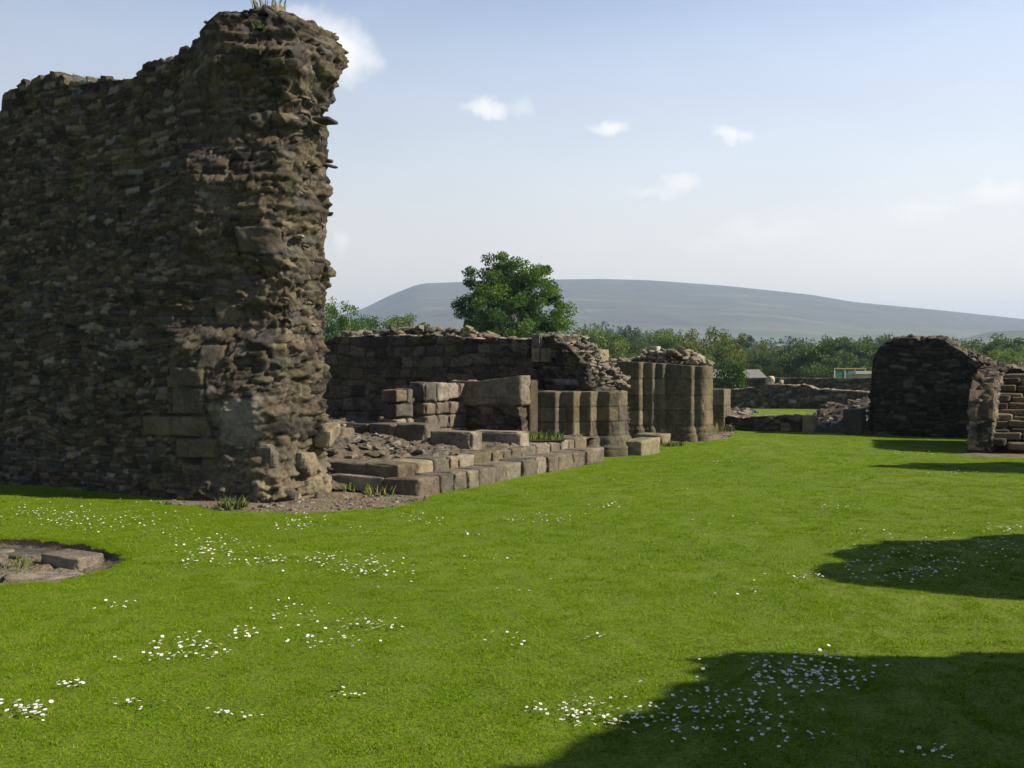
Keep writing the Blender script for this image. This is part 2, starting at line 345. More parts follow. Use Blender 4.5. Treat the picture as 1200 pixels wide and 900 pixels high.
def relief(s, z, st, seed, zb=None):
    if 'vor' in st:
        su, sv = st['vor']; w = .18
        e, idr, cu, cv = voronoi(s * su + w * fbm(s * 6, z * 6, None, seed, 2), z * sv + w * fbm(s * 6 + 9, z * 6, None, seed + 3, 2), seed)
        fu, fv = cu, cv
    else:
        idr, e, fu, fv = courses(s, z, seed, st['hr'], st['lr'], st['warp'], zb)
        if 'alt' in st:                                        # stretches of wholly uncoursed rubble between the rough courses
            su, sv = st['alt']; q = fbm(s * 1.0, z * 1.6, None, seed + 61, 4) > st.get('altq', .02)
            e2, id2, cu, cv = voronoi(s * su + .3 * fbm(s * 5, z * 5, None, seed + 7, 2), z * sv + .3 * fbm(s * 5 + 9, z * 5, None, seed + 8, 2), seed + 2)
            idr = np.where(q, id2, idr); e = np.where(q, e2 / sv * .9, e); fu = np.where(q, cu, fu); fv = np.where(q, cv, fv)
    jt = 1 - sstep(0, st['ew'], e); amp = 1.0
    if 'vor' in st or st is STY['core']: amp = .6 + .6 * np.clip(.5 + .8 * fbm(s * 1.7, z * 1.7, None, seed + 77, 3), 0, 1)
    d = (r2(idr, 3) - .5) * st['prot'] + st['tilt'] * ((r2(idr, 4) - .5) * fu + (r2(idr, 5) - .5) * fv) * 2
    d = amp * (d - jt * st['joint']) + st['rough'] * fbm(s * 14, z * 14, None, seed + 31, 3)
    t = tint_of(idr, st['pal']); t = t * (1 - .45 * jt[..., None]) if True else t
    return d, t, idr

def prof(pts):
    P = np.array(pts, float); return lambda u: np.interp(u, P[:, 0], P[:, 1])
def stepped(f, amp, seed, w=.16):
    """a stone-by-stone broken top line"""
    def g(u):
        u = np.asarray(u, float); i = np.floor(u / w + 4 * 0); r = hsh(i, i * 0, i * 0, seed)
        r2_ = hsh(np.floor(u / (w * 2.7)), i * 0, i * 0, seed + 3)
        return f(u) + amp * ((r - .5) + (r2_ - .5) * .8) * (1 + 0 * u)
    return g

def wall_mesh(uL, uR, h, a0, a1, res=.03, r=.12, st='ashlar', st_end=None, seed=1, end_rough=0.0, face_wave=.02, z0=-.08, zb=None, cap_amp=.05, cap_pal=None, patch=None, lean=0.0, back_res=2.5, slant=None):
    """closed wall: front face at a0, back at a1, from u=uL(z) to uR(z), top z=h(u)."""
    S = STY[st]; SE = STY[st_end] if st_end else S
    fL = uL if callable(uL) else (lambda z: np.full(np.shape(z), float(uL))); fR = uR if callable(uR) else (lambda z: np.full(np.shape(z), float(uR)))
    fh = h if callable(h) else (lambda u: np.full(np.shape(u), float(h)))
    w = a1 - a0; r = min(r, w * .45)
    L = float(np.max(fR(np.array([0., 1.]))) - np.min(fL(np.array([0., 1.]))))
    us = np.linspace(float(np.min(fL(np.linspace(0, 6, 20)))), float(np.max(fR(np.linspace(0, 6, 20)))), 200); H = float(np.max(fh(us))) - z0
    nf = max(6, int(L / res)); nb = nf; na = max(3, int((w - 2 * r) / res)); nr_ = max(3, int(r * 1.57 / res))
    T = []   # f, du, a, normal direction kept implicit, kind (0 front,1 right,2 back,3 left)
    for i in range(nf): T.append((i / nf, 0, a0, 0))
    for i in range(nr_): q = i / nr_ * math.pi / 2; T.append((1, r * math.sin(q), a0 + r - r * math.cos(q), 1))
    for i in range(na): T.append((1, r, a0 + r + i / na * (w - 2 * r), 1))
    for i in range(nr_): q = i / nr_ * math.pi / 2; T.append((1, r * math.cos(q), a1 - r + r * math.sin(q), 1))
    for i in range(nb): T.append((1 - i / nb, 0, a1, 2))
    for i in range(nr_): q = i / nr_ * math.pi / 2; T.append((0, -r * math.sin(q), a1 - r + r * math.cos(q), 3))
    for i in range(na): T.append((0, -r, a1 - r - i / na * (w - 2 * r), 3))
    for i in range(nr_): q = i / nr_ * math.pi / 2; T.append((0, -r * math.cos(q), a0 + r - r * math.sin(q), 3))
    T = np.array(T); nc = len(T); nr = max(4, int(H / res))
    b = np.linspace(0, 1, nr)[:, None]
    f, du, aa, kd = T[:, 0][None], T[:, 1][None], T[:, 2][None], T[:, 3][None]
    lo, hi = fL(np.zeros((1, 1))), fR(np.zeros((1, 1)))
    u = lo + r + f * (hi - lo - 2 * r) + du; z = z0 + b * (fh(u) - z0)
    for _ in range(2):
        lo, hi = fL(z), fR(z); u = lo + r + f * (hi - lo - 2 * r) + du; z = z0 + b * (fh(u) - z0)
    a = np.broadcast_to(aa, u.shape).copy()
    if slant:                                                   # the broken end runs back obliquely from the front face
        sl_, dp_ = slant; q = np.clip((u - (fR(z) - sl_ + .35 * fbm(z * .9, z * 0, None, seed + 3, 3))) / sl_, 0, 1.15); a = a + dp_ * q * np.clip(1 - (a - a0) / w, 0, 1) * np.interp(z, [0, .6, 1.4], [.45, .7, 1.0])
    kd = np.broadcast_to(kd, u.shape)
    tu = np.roll(u, -1, 1) - np.roll(u, 1, 1); ta = np.roll(a, -1, 1) - np.roll(a, 1, 1); ln = np.hypot(tu, ta) + 1e-9
    nu, nav = ta / ln, -tu / ln
    seg = np.hypot(np.diff(u, axis=1, append=u[:, :1]), np.diff(a, axis=1, append=a[:, :1])); s = np.cumsum(seg[nr // 2])[None] + 0 * u
    d, t, _ = relief(s, z, S, seed, zb)
    if st_end:
        d2, t2, _ = relief(s, z, SE, seed + 50)
        wgt = np.where(kd == 1, 1.0, sstep(-.45 * r - .25 - (slant[0] * .75 if slant else 0), .05, (u - (fR(z) - r))) ) * ((kd == 1) | (kd == 0))
        wgt = np.clip(wgt + .35 * fbm(s * 2, z * 2, None, seed + 70, 3) * (wgt > 0.02) * (wgt < .98), 0, 1)
        d = d * (1 - wgt) + d2 * wgt; t = t * (1 - wgt[..., None]) + t2 * wgt[..., None]
        d = d + end_rough * fbm(s * 1.6, z * 2.2, None, seed + 90, 4) * wgt
    d = d + face_wave * fbm(s * .7, z * .7, None, seed + 40, 3)
    if patch is not None: d, t = patch(u, z, kd, d, t, s)
    un, an = u + nu * d, a + nav * d + lean * z
    V = [np.stack([un, an, z], -1).reshape(-1, 3)]; TT = [t.reshape(-1, 3)]
    # top: rings closing on the spine
    K = max(3, int(w / 2 / res / 1.2)); mid = (a0 + a1) / 2
    lo, hi = fL(z[-1]), fR(z[-1]); cp = cap_pal if cap_pal is not None else S['pal']
    uc = np.clip(u[-1], lo + w / 2, np.maximum(hi - w / 2, lo + w / 2 + .01))
    for k in range(1, K + 1):
        q = k / K; ur = u[-1] * (1 - q) + uc * q; ar = a[-1] * (1 - q) + mid * q
        if k < 3: qq = .5; ur = ur + (un[-1] - u[-1]) * (1 - k / 3); ar = ar + (an[-1] - a[-1]) * (1 - k / 3)
        e, idr, cu, cv = voronoi(ur * 5.5, ar * 5.5, seed + 13)
        bump = cap_amp * ((r2(idr, 1) - .3) * 1.0 - .8 * (1 - sstep(0, .25, e))) * sstep(0, .3, q)
        zr = fh(ur) + bump
        V.append(np.stack([ur, ar + lean * zr, zr], -1)); TT.append(tint_of(idr, cp) * (1 - .4 * (1 - sstep(0, .2, e)))[:, None])
    V = np.concatenate(V); TT = np.concatenate(TT)
    return V, grid_faces(nr + K, nc), TT

def prism_mesh(poly, ztop, res=.025, rc=.06, st='fine', seed=1, base=None, z0=-.08, zb=None, dish=.01):
    """dressed pier: plan polygon (counter-clockwise, n/a), courses, base mouldings as base=[(z,offset)...]"""
    S = STY[st]; P = np.array(poly, float); m = len(P); pts = []; convex = []
    for i in range(m):
        p0, p, p1 = P[i - 1], P[i], P[(i + 1) % m]; d0 = p - p0; d1 = p1 - p; l0, l1 = np.linalg.norm(d0), np.linalg.norm(d1); d0 /= l0; d1 /= l1
        cr = d0[0] * d1[1] - d0[1] * d1[0]; q = min(rc, l0 * .48, l1 * .48)
        if cr > .05 and rc > 0:
            A_, B_ = p - d0 * q, p + d1 * q
            for k in range(5):
                t = k / 4; pts.append((1 - t) ** 2 * A_ + 2 * t * (1 - t) * p + t * t * B_)
        else: pts.append(p)
    Q = np.array(pts); nxt = np.roll(Q, -1, 0); out = []
    for p, q in zip(Q, nxt):
        k = max(1, int(np.linalg.norm(q - p) / res))
        for i in range(k): out.append(p + (q - p) * i / k)
    Q = np.array(out); nc = len(Q)
    t = np.roll(Q, -1, 0) - np.roll(Q, 1, 0); t /= (np.linalg.norm(t, axis=1)[:, None] + 1e-9); nrm = np.stack([t[:, 1], -t[:, 0]], 1)
    fz = ztop if callable(ztop) else (lambda u: np.full(np.shape(u), float(ztop)))
    zt = fz(Q[:, 0]); H = zt.max() - z0; nr = int(H / res)
    b = np.linspace(0, 1, nr)[:, None]; z = z0 + b * (zt[None] - z0)
    s = np.cumsum(np.linalg.norm(np.roll(Q, -1, 0) - Q, axis=1))[None] + 0 * z
    d, tt, _ = relief(s, z, S, seed, zb)
    if base: B = np.array(base, float); d = d + np.interp(z, B[:, 0], B[:, 1])
    u = Q[:, 0][None] + nrm[:, 0][None] * d; a = Q[:, 1][None] + nrm[:, 1][None] * d
    V = np.stack([u, a, z], -1).reshape(-1, 3); F = grid_faces(nr, nc).tolist()
    # rounded arris and flat top
    lastu, lasta = u[-1] - nrm[:, 0] * .02, a[-1] - nrm[:, 1] * .02
    V = np.concatenate([V, np.stack([lastu, lasta, z[-1] + .012 + dish * fbm(lastu * 5, lasta * 5, None, seed, 3)], -1)])
    F += [[nr * nc - nc + i, nr * nc - nc + (i + 1) % nc, nr * nc + (i + 1) % nc, nr * nc + i] for i in range(nc)]
    F.append(list(range(nr * nc, nr * nc + nc)))
    T = np.concatenate([tt.reshape(-1, 3), tt[-1]])
    return V, F, T

_cube = {}
def cube_grid(n):
    if n in _cube: return _cube[n]
    d = {}; V = []; F = []
    def vid(p):
        k = tuple(np.round(p, 4))
        if k not in d: d[k] = len(V); V.append(p)
        return d[k]
    for ax in range(3):
        for sg in (-1, 1):
            o = [i for i in range(3) if i != ax]
            for i in range(n):
                for j in range(n):
                    q = []
                    for (x, y) in ((i, j), (i + 1, j), (i + 1, j + 1), (i, j + 1)):
                        p = [0, 0, 0]; p[ax] = sg; p[o[0]] = 2 * x / n - 1; p[o[1]] = 2 * y / n - 1; q.append(vid(p))
                    flip = (sg > 0) ^ (ax == 1)
                    F.append(q if flip else q[::-1])
    _cube[n] = (np.array(V, float), np.array(F)); return _cube[n]
def rock(c, size, seed, n=6, k=7.0, rough=.07, rot=None, pal=PAL_GREY, tint=None, sag=0.0):
    """one stone: a block with an even fillet (k large = sharp arris, small k = cobble) and chipped, noisy faces"""
    P, F = cube_grid(n); P = P.copy(); rng = np.random.default_rng(seed); h = np.array(size) / 2.0
    if k >= 6.5:
        P = np.sign(P) * (1 - (1 - np.abs(P)) ** 1.6); r = min(.9 * h.min(), max(.006, .22 / k * (1 + 0 * h.min())))
        S_ = P * h; core = np.clip(S_, -(h - r), h - r); dd = S_ - core; Q = core + r * dd / (np.linalg.norm(dd, axis=1)[:, None] + 1e-9)
    else:
        dr = P / np.linalg.norm(P, axis=1)[:, None]; pn = rng.normal(size=(9, 3)); pn /= np.linalg.norm(pn, axis=1)[:, None]
        pn = np.concatenate([np.eye(3), -np.eye(3), pn]); off = np.concatenate([rng.uniform(.82, 1.0, 6), rng.uniform(.80, 1.08, 9)])
        rr = np.min(off[None] / np.maximum(dr @ pn.T, 1e-3), axis=1); nk = (np.abs(dr) ** k).sum(1) ** (1 / k)
        Q = dr * np.minimum(rr, 1.02 / nk)[:, None] * h
    f = 2.2 / max(size); dn = fbm(Q[:, 0] * f + seed * 3.1, Q[:, 1] * f, Q[:, 2] * f, seed, 3); f2 = 11.0
    d2 = fbm(Q[:, 0] * f2 + seed * 1.7, Q[:, 1] * f2, Q[:, 2] * f2, seed + 3, 3)
    nd = Q / (h ** 2); nd = nd / (np.linalg.norm(nd, axis=1)[:, None] + 1e-9)
    if k >= 6.5: nd = dd / (np.linalg.norm(dd, axis=1)[:, None] + 1e-9)
    Q = Q + nd * (rough * (h.min() * 1.0 * dn + min(.06, h.min()) * .6 * d2))[:, None]
    if k >= 6.5 and rough > 0 and n >= 8:
        ap = np.sort(np.abs(P), axis=1)[:, 1]; ed = sstep(.80, .99, ap); w3 = fbm(Q[:, 0] * 7 + seed, Q[:, 1] * 7, Q[:, 2] * 7, seed + 9, 4)
        ctr = Q / (np.linalg.norm(Q, axis=1)[:, None] + 1e-9); Q = Q - ctr * (ed * np.clip(w3 + .15, 0, 1) * min(.055, h.min() * .5))[:, None]
    if k < 6.5 or rough > .03: Q = Q + rng.uniform(-.1, .1, 3)[None] * Q[:, [1, 2, 0]] * min(rough * 6, .7)
    if rot is None: rot = (0, 0, 0)
    from mathutils import Euler
    Mx = np.array(Euler(rot).to_matrix()); Q = Q @ Mx.T + np.array(c)
    t = tint if tint is not None else tint_of(np.array([rng.uniform()]), pal)[0]
    return Q, F, np.tile(np.asarray(t, float), (len(Q), 1)) * (1 + (0.18 * dn + .14 * d2) * (rough > 0))[:, None]
def pile(n, fpos, smin, smax, seed, k=(2.6, 6), pal=PAL_GREY, flat=.6, res=4, rough=.10):
    rng = np.random.default_rng(seed); out = []
    for i in range(n):
        c = fpos(rng); s = rng.uniform(smin, smax)
        out.append(rock(c, (s * rng.uniform(.8, 1.7), s * rng.uniform(.8, 1.3), s * rng.uniform(flat * .6, flat * 1.2)), seed * 1000 + i, res, rng.uniform(*k), rough, (rng.normal(0, .25), rng.normal(0, .25), rng.uniform(0, 6.3)), pal))
    return merge(out)

# ------------------------------------------------------------------ points seen in the photograph -> real positions
PT = R(0.988)
def ray(px, py):
    x = (px - 600) / 1160; z = -(py - 450) / 1160
    return x, math.cos(PT) + z * math.sin(PT), z * math.cos(PT) - math.sin(PT)
def G(px, py, z=0.0):
    r = ray(px, py); t = (z - 1.6) / r[2]; return r[0] * t, r[1] * t
def D(px, py, d):
    r = ray(px, py); t = d / r[1]; return r[0] * t, d, 1.6 + r[2] * t
def onA(px, py, a):
    r = ray(px, py); t = a / (r[0] * math.sin(TH) + r[1] * math.cos(TH)); n, _ = to_na(r[0] * t, r[1] * t); return n, 1.6 + r[2] * t
def inpoly(x, y, P):
    x = np.asarray(x, float); y = np.asarray(y, float); c = np.zeros(x.shape, bool); P = np.array(P)
    for (x0, y0), (x1, y1) in zip(P, np.roll(P, -1, 0)):
        k = (y0 > y) != (y1 > y); c ^= k & (x < (x1 - x0) * (y - y0) / (y1 - y0 + 1e-12) + x0)
    return c
def polydist(x, y, P):
    P = np.array(P); best = np.full(np.shape(x), 1e9); bx = np.zeros(np.shape(x)); by = np.zeros(np.shape(x))
    for a, b in zip(P, np.roll(P, -1, 0)):
        d = b - a; t = np.clip(((x - a[0]) * d[0] + (y - a[1]) * d[1]) / (d @ d + 1e-12), 0, 1); qx, qy = a[0] + t * d[0], a[1] + t * d[1]
        e = np.hypot(x - qx, y - qy); k = e < best; best = np.where(k, e, best); bx = np.where(k, qx, bx); by = np.where(k, qy, by)
    return best, bx, by
def wobble(P, amp, seed, step=.08):
    P = np.array(P, float); out = []
    for a, b in zip(P, np.roll(P, -1, 0)):
        k = max(1, int(np.linalg.norm(b - a) / step))
        for i in range(k): out.append(a + (b - a) * i / k)
    Q = np.array(out); Q += amp * np.stack([fbm(Q[:, 0] * 2.2, Q[:, 1] * 2.2, None, seed, 4), fbm(Q[:, 0] * 2.2 + 9, Q[:, 1] * 2.2, None, seed + 1, 4)], 1); return Q

# ------------------------------------------------------------------ ground, lawn, pit, bare earth
def far_z(x, y):
    d = np.hypot(x, y); return -.4 - 2.6 * sstep(48, 85, d)
def ring_ground():
    rs = np.concatenate([np.linspace(0.5, 90, 70), np.geomspace(95, 4700, 60)]); th = np.linspace(0, 2 * math.pi, 160, endpoint=False)
    r, t = np.meshgrid(rs, th, indexing='ij'); x, y = r * np.sin(t), r * np.cos(t); z = far_z(x, y) + .25 * fbm(x * .02, y * .02, None, 4, 3) * sstep(60, 120, r)
    V = np.stack([x, y, z], -1).reshape(-1, 3); F = grid_faces(len(rs), 160)[:, ::-1]; F = F.tolist(); F.append(list(range(160))[::-1])
    tag(mk('ground', V, F, field_mat()), kind='structure')
ring_ground()

def lawn_z(x, y): return .022 * fbm(np.asarray(x) * .35, np.asarray(y) * .35, None, 77, 3) + .003 * fbm(np.asarray(x) * 2.1, np.asarray(y) * 2.1, None, 78, 2)
PIT = wobble([G(*q) for q in ((-90, 640), (-60, 630), (0, 627), (40, 628), (90, 634), (130, 641), (152, 649), (158, 656), (150, 664), (128, 671), (95, 678), (60, 684), (30, 684), (0, 685), (-60, 690), (-110, 668))], .035, 5)
EARTH = wobble([wpos(*q)[:2] for q in ((-9.6, 8.06), (-9.0, 7.98), (-8.3, 7.95), (-7.75, 8.02), (-7.2, 8.25), (-6.85, 8.75), (-6.72, 9.3), (-6.86, 9.9), (-7.2, 10.4), (-9.2, 10.6), (-9.2, 8.4))], .10, 8)
def lawn():
    rs = .1; xs = np.arange(-15, 26, rs); ys = np.arange(.5, 46, rs); x, y = np.meshgrid(xs, ys, indexing='ij'); z = lawn_z(x, y)
    nx, ny = x.shape; F = grid_faces(nx, ny, False); V = np.stack([x, y, z], -1).reshape(-1, 3)
    c = V[F].mean(1); ins = inpoly(c[:, 0], c[:, 1], PIT); keep = F[~ins]
    bd = np.intersect1d(np.unique(F[ins]), np.unique(keep)); d, bx, by = polydist(V[bd, 0], V[bd, 1], PIT); V[bd, 0], V[bd, 1] = bx, by
    used = np.unique(keep); m = np.full(len(V), -1); m[used] = np.arange(len(used))
    tag(mk('lawn', V[used], m[keep][:, ::-1], M_LAWN), kind='structure')
lawn()
def pit():
    lo, hi = PIT.min(0) - .25, PIT.max(0) + .25; x, y = np.meshgrid(np.arange(lo[0], hi[0], .035), np.arange(lo[1], hi[1], .035), indexing='ij')
    e, idr, cu, cv = voronoi(x * 2.3 + .3 * fbm(x * 3, y * 3, None, 3, 2), y * 2.6, 6)
    d, _, _ = polydist(x, y, PIT); z = -.15 + .03 * fbm(x * 2, y * 2, None, 9, 4) + .035 * (r2(idr, 1) > .45) * sstep(.03, .16, e) + .05 * (1 - sstep(0, .22, d)) + .008 * fbm(x * 15, y * 15, None, 19, 3)
    tag(mk('pit_floor', np.stack([x, y, z], -1).reshape(-1, 3), grid_faces(*x.shape, False)[:, ::-1], M_EARTH), kind='structure')
    n = len(PIT); zs = np.linspace(1, 0, 5); V = []; c = PIT.mean(0)
    for k, q in enumerate(zs):
        o = PIT + (c - PIT) / np.linalg.norm(c - PIT, axis=1)[:, None] * ((1 - q) * .05 + .012 * fbm(PIT[:, 0] * 9, PIT[:, 1] * 9, np.full(n, k * 3.3), 4, 3)[:, None])
        V.append(np.concatenate([o, (lawn_z(PIT[:, 0], PIT[:, 1]) * q - .003 - .15 * (1 - q))[:, None]], 1))
    tag(mk('pit_edge', np.concatenate(V), grid_faces(5, n), M_EARTH), kind='structure')
pit()
def sheet(name, P, m, dz=.006, res=.09, bump=.02, seed=2):
    lo, hi = P.min(0), P.max(0); x, y = np.meshgrid(np.arange(lo[0] - res, hi[0] + res, res), np.arange(lo[1] - res, hi[1] + res, res), indexing='ij')
    F = grid_faces(*x.shape, False); x, y = x.ravel().copy(), y.ravel().copy()
    ins = inpoly(x[F].mean(1), y[F].mean(1), P); keep = F[ins]; bd = np.intersect1d(np.unique(F[~ins]), np.unique(keep)); d, bx, by = polydist(x[bd], y[bd], P); x[bd], y[bd] = bx, by
    d, _, _ = polydist(x, y, P); z = lawn_z(x, y) + dz + bump * (.4 + fbm(x * 5, y * 5, None, seed, 4)).clip(0, 1) * sstep(0, .25, d) - .01 * (1 - sstep(0, .06, d))
    used = np.unique(keep); m2 = np.full(len(x), -1); m2[used] = np.arange(len(used))
    return tag(mk(name, np.stack([x, y, z], -1)[used], m2[keep][:, ::-1], m), kind='structure')
sheet('bare_earth', EARTH, M_EARTH, .006)
EARTH2 = wobble([wpos(*q)[:2] for q in ((-8.2, 19.6), (-7.6, 19.7), (-7.05, 20.5), (-6.95, 22.0), (-7.3, 23.5), (-7.6, 24.1), (-9, 24.2), (-9, 20))], .07, 18)
sheet('gravel_edge', EARTH2, M_EARTH, .006)
EARTH3 = wobble([wpos(*q)[:2] for q in ((-2.1, 19.75), (-1.2, 19.6), (.6, 19.6), (.9, 20.4), (.6, 20.7), (-1.9, 20.6))], .07, 28)
sheet('footpath', EARTH3, M_EARTH, .006)

# ------------------------------------------------------------------ far country: hills
def hill(name, prof_px, Y, front, back, seed, amp=.03):
    P = np.array(prof_px, float); nu = 260; px = np.linspace(P[0, 0], P[-1, 0], nu); top = np.interp(px, P[:, 0], P[:, 1]); top = top + 0
    hz = 1.6 + (430 - top) / 1160 * Y; xs = (px - 600) / 1160 * Y
    t = np.concatenate([np.linspace(0, 1, 70), np.linspace(1.05, 2, 20)])
    V = []
    for tt in t:
        y = Y - front * (1 - tt) if tt <= 1 else Y + back * (tt - 1)
        g = (tt ** 1.25) * .75 + .25 * sstep(.2, 1, tt) if tt <= 1 else 1 - .25 * (tt - 1)
        x = xs * (.97 * (y / Y) + .03); z = -3.2 + (hz + 3.2) * g
        z = z + amp * hz.max() * fbm(x * .004, np.full(nu, y * .002), None, seed, 5) * (math.sin(min(tt, 1) * math.pi) ** .7)
        V.append(np.stack([x, np.full(nu, y), z], 1))
    tag(mk(name, np.concatenate(V), grid_faces(len(t), nu, False), hill_mat()), kind='structure')
hill('hill', [(40, 428), (250, 405), (360, 380), (425, 362), (460, 345), (488, 334), (500, 332), (530, 331), (600, 328.5), (700, 327), (760, 328.5), (850, 335), (950, 345.5), (1000, 354), (1100, 363.5), (1200, 374), (1500, 398), (1900, 424)], 2600, 1500, 900, 31)
hill('low_hill', [(1030, 428), (1090, 408), (1130, 396), (1160, 389), (1195, 387), (1250, 389), (1330, 400), (1450, 424)], 1250, 250, 300, 37, .01)

# ------------------------------------------------------------------ the ruins
# --- tall rubble wall
t = na_thing('ruined_wall', 'tall broken wall of dark thin rubble with a ragged torn end on the left', 'wall', -10.6, 9.0)
O = (-10.6, 9.0)
top = [(-15.2, 3.4), (-14.2, 3.9), (-13.4, 4.3), (-13.1, 4.55), (-13.0, 5.05), (-12.86, 5.33), (-12.5, 5.40), (-12.29, 5.45), (-11.8, 5.47), (-11.55, 5.36), (-11.41, 5.25), (-11.1, 5.27), (-10.7, 5.2), (-10.25, 5.16), (-9.97, 5.32), (-9.6, 5.36), (-9.3, 5.36), (-9.05, 5.52), (-8.8, 5.72), (-8.72, 5.76), (-8.4, 5.80), (-7.95, 5.83), (-7.8, 5.83)]
uRp = np.array([(-.2, -8.12), (.1, -8.22), (.42, -8.28), (.7, -8.3), (1.1, -8.26), (1.6, -8.24), (1.92, -8.3), (2.5, -8.24), (3.1, -8.25), (3.5, -8.22), (3.94, -8.2), (4.3, -8.19), (4.55, -8.1), (4.68, -8.16), (4.95, -8.08), (5.1, -8.0), (5.3, -7.93), (5.54, -7.93), (5.7, -8.0), (5.8, -8.2), (6.2, -8.3)])
blk = []
for (x0, x1, y0, y1) in ((201, 237, 430, 454), (203, 238, 454, 486), (200, 240, 487, 513), (207, 244, 513, 539), (229, 249, 404, 432), (232, 250, 356, 380), (169, 201, 487, 512), (258, 292, 262, 290), (300, 340, 228, 262)):
    n0, z1 = onA(x0, y0, 8.3); n1, z0 = onA(x1, y1, 8.3); blk.append((n0 + 10.6, n1 + 10.6, z0, z1))
pl = []
for (x0, x1, y0, y1) in ((285, 330, 505, 545), (325, 372, 515, 560), (240, 300, 455, 520)):
    n0, z1 = onA(x0, y0, 8.3); n1, z0 = onA(x1, y1, 8.3); pl.append(((n0 + n1) / 2 + 10.6, (z0 + z1) / 2, (n1 - n0) / 2, (z1 - z0) / 2))
def main_patch(u, z, kd, d, t, s):
    fr = kd < 1.5
    for i, (n0, n1, z0, z1) in enumerate(blk):
        e = np.minimum(np.minimum(u - n0, n1 - u), np.minimum(z - z0, z1 - z)); w = sstep(-.004, .016, e) * fr; ring = sstep(-.03, -.005, e) * (1 - w) * fr
        dd = .035 + .012 * fbm(u * 9, z * 9, None, 200 + i, 3) - .01 * (i % 3)
        d = d * (1 - w) + dd * w - .03 * ring
        c = np.array([(.105, .088, .064), (.092, .080, .062), (.115, .094, .068)][i % 3]) * (1 + .15 * fbm(u * 6, z * 6, None, 300 + i, 3)[..., None])
        t = t * (1 - w[..., None]) + c * w[..., None]
    for (cu, cz, hu, hz) in pl:                                   # smears of pale old mortar
        m = sstep(0, .5, 1 - np.hypot((u - cu) / hu, (z - cz) / hz) + .6 * fbm(u * 3, z * 3, None, 7, 4)) * fr
        d = d * (1 - .6 * m) + .02 * m; t = t * (1 - .7 * m[..., None]) + .7 * m[..., None] * np.array((.24, .225, .20))
    # large scale: the broken end weathers back, big boulders at its foot
    ce = np.exp(-((u - 2.35) / .55) ** 2) * fr
    d = d + .04 * ce * fbm(s * 2.2, z * 3.2, None, 411, 4)
    foot = sstep(.75, .1, z) * np.exp(-((u - 2.3) / .6) ** 2); e, idr, cu, cv = voronoi(s * 3.2, z * 3.6, 17)
    d = d + foot * (.13 * sstep(0, .5, e) * r2(idr, 1)); ft = (foot * .8)[..., None]; t = t * (1 - ft) + ft * tint_of(idr, PAL_TAN)
    d = d + .04 * fbm(s * .9, z * 1.4, None, 412, 3)
    # loose mixed stone near the head of the wall
    return d, t
V, F, T = wall_mesh(lambda z: -4.6 + 0 * z, lambda z: np.interp(z, uRp[:, 0], uRp[:, 1]) + 10.6, stepped(lambda u: prof(top)(u - 10.6), .085, 3, .11), 8.3 - 9.0, 9.72 - 9.0, .019, .26, 'rubble', 'core', 11, .05, .03, cap_amp=.11, patch=main_patch, slant=(1.05, .50))
mk('masonry', V, F, M_RUB, t, tint=T)
# torn stones that jut from the broken end and lie loose on its head: part of the masonry
def jut(rng):
    z = rng.uniform(.3, 5.1); n = np.interp(z, uRp[:, 0], uRp[:, 1]) + 10.6; a = rng.uniform(-.02, .70); return (n - .06 + rng.uniform(-.05, .05), a, z)
Pj = pile(80, jut, .05, .15, 21, (3, 6.4), PAL_TORN, .35, 4, .10)
def headst(rng):
    u = rng.uniform(-2.6, 2.15); return (u, rng.uniform(-.6 + .45 * max(0, min(1, u - 1.3)), .5), float(prof(top)(u - 10.6)) + rng.uniform(-.08, .05) - .07 * (u > 1.8))
Ph = pile(150, headst, .09, .24, 22, (3, 6), PAL_SOOT * 1.1, .5, 4, .10)
V, F, T = merge([Pj, Ph, rock((2.62, .3, 4.58), (.22, .3, .045), 5, 4, 7, .05, (0, 0, .3), PAL_DARK), rock((2.42, .0, 5.2), (.26, .3, .24), 6, 6, 9, .04, (0, 0, .05), PAL_GREY), rock((2.1, .0, 5.67), (.6, .5, .2), 7, 6, 9, .06, (0, .05, .2), PAL_DARK), rock((2.42, .55, .75), (.26, .3, .34), 9, 6, 4, .1, (0, .1, .2), PAL_TAN), rock((2.36, .2, .42), (.3, .34, .3), 10, 6, 4, .1, (0, .1, .4), PAL_TAN), rock((2.2, -.25, .55), (.28, .3, .3), 12, 6, 5, .1, (0, .0, .3), PAL_GREY)])
mk('broken_edge', V, F, M_RUB, t, tint=T, smooth=False)

# --- boulders lying at the foot of that wall
BL = [(335, 584, .40, .20, 'large rounded boulder in front of the torn wall end, biggest of the loose stones'), (301, 572, .22, .16, None), (318, 577, .2, .14, None), (356, 578, .2, .18, None), (371, 574, .22, .16, None), (380, 582, .16, .1, None), (292, 562, .2, .2, None), (345, 566, .24, .15, None), (362, 562, .2, .15, None),
      (322, 562, .22, .14, None), (384, 566, .2, .16, None), (305, 586, .16, .1, None), (400, 575, .34, .12, 'flat pale stone lying between the torn wall end and the steps'), (412, 556, .26, .16, None), (425, 566, .22, .1, None), (398, 556, .3, .2, None), (388, 545, .26, .22, None), (410, 540, .24, .16, None), (432, 556, .2, .14, None)]
for i, (px, py, w, h, lab) in enumerate(BL):
    x, y = G(px, py, 0.0); y -= .16 if px < 384 else 0; V, F, T = rock((0, 0, h * .38), (w * 1.1, w * .9, h * 1.1), 700 + i, 6, 3.0 + (i % 3), .10, (.05 * (i % 3), .08, 0), PAL_GREY * .8)
    o = mk('boulder', V, F, M_PAV, None, (x, y, 0.0), .7 * i, T, False)
    tag(o, lab or 'small loose boulder in the heap at the foot of the torn wall end', 'boulder', None if lab else 'boulders heaped at the foot of the tall wall')

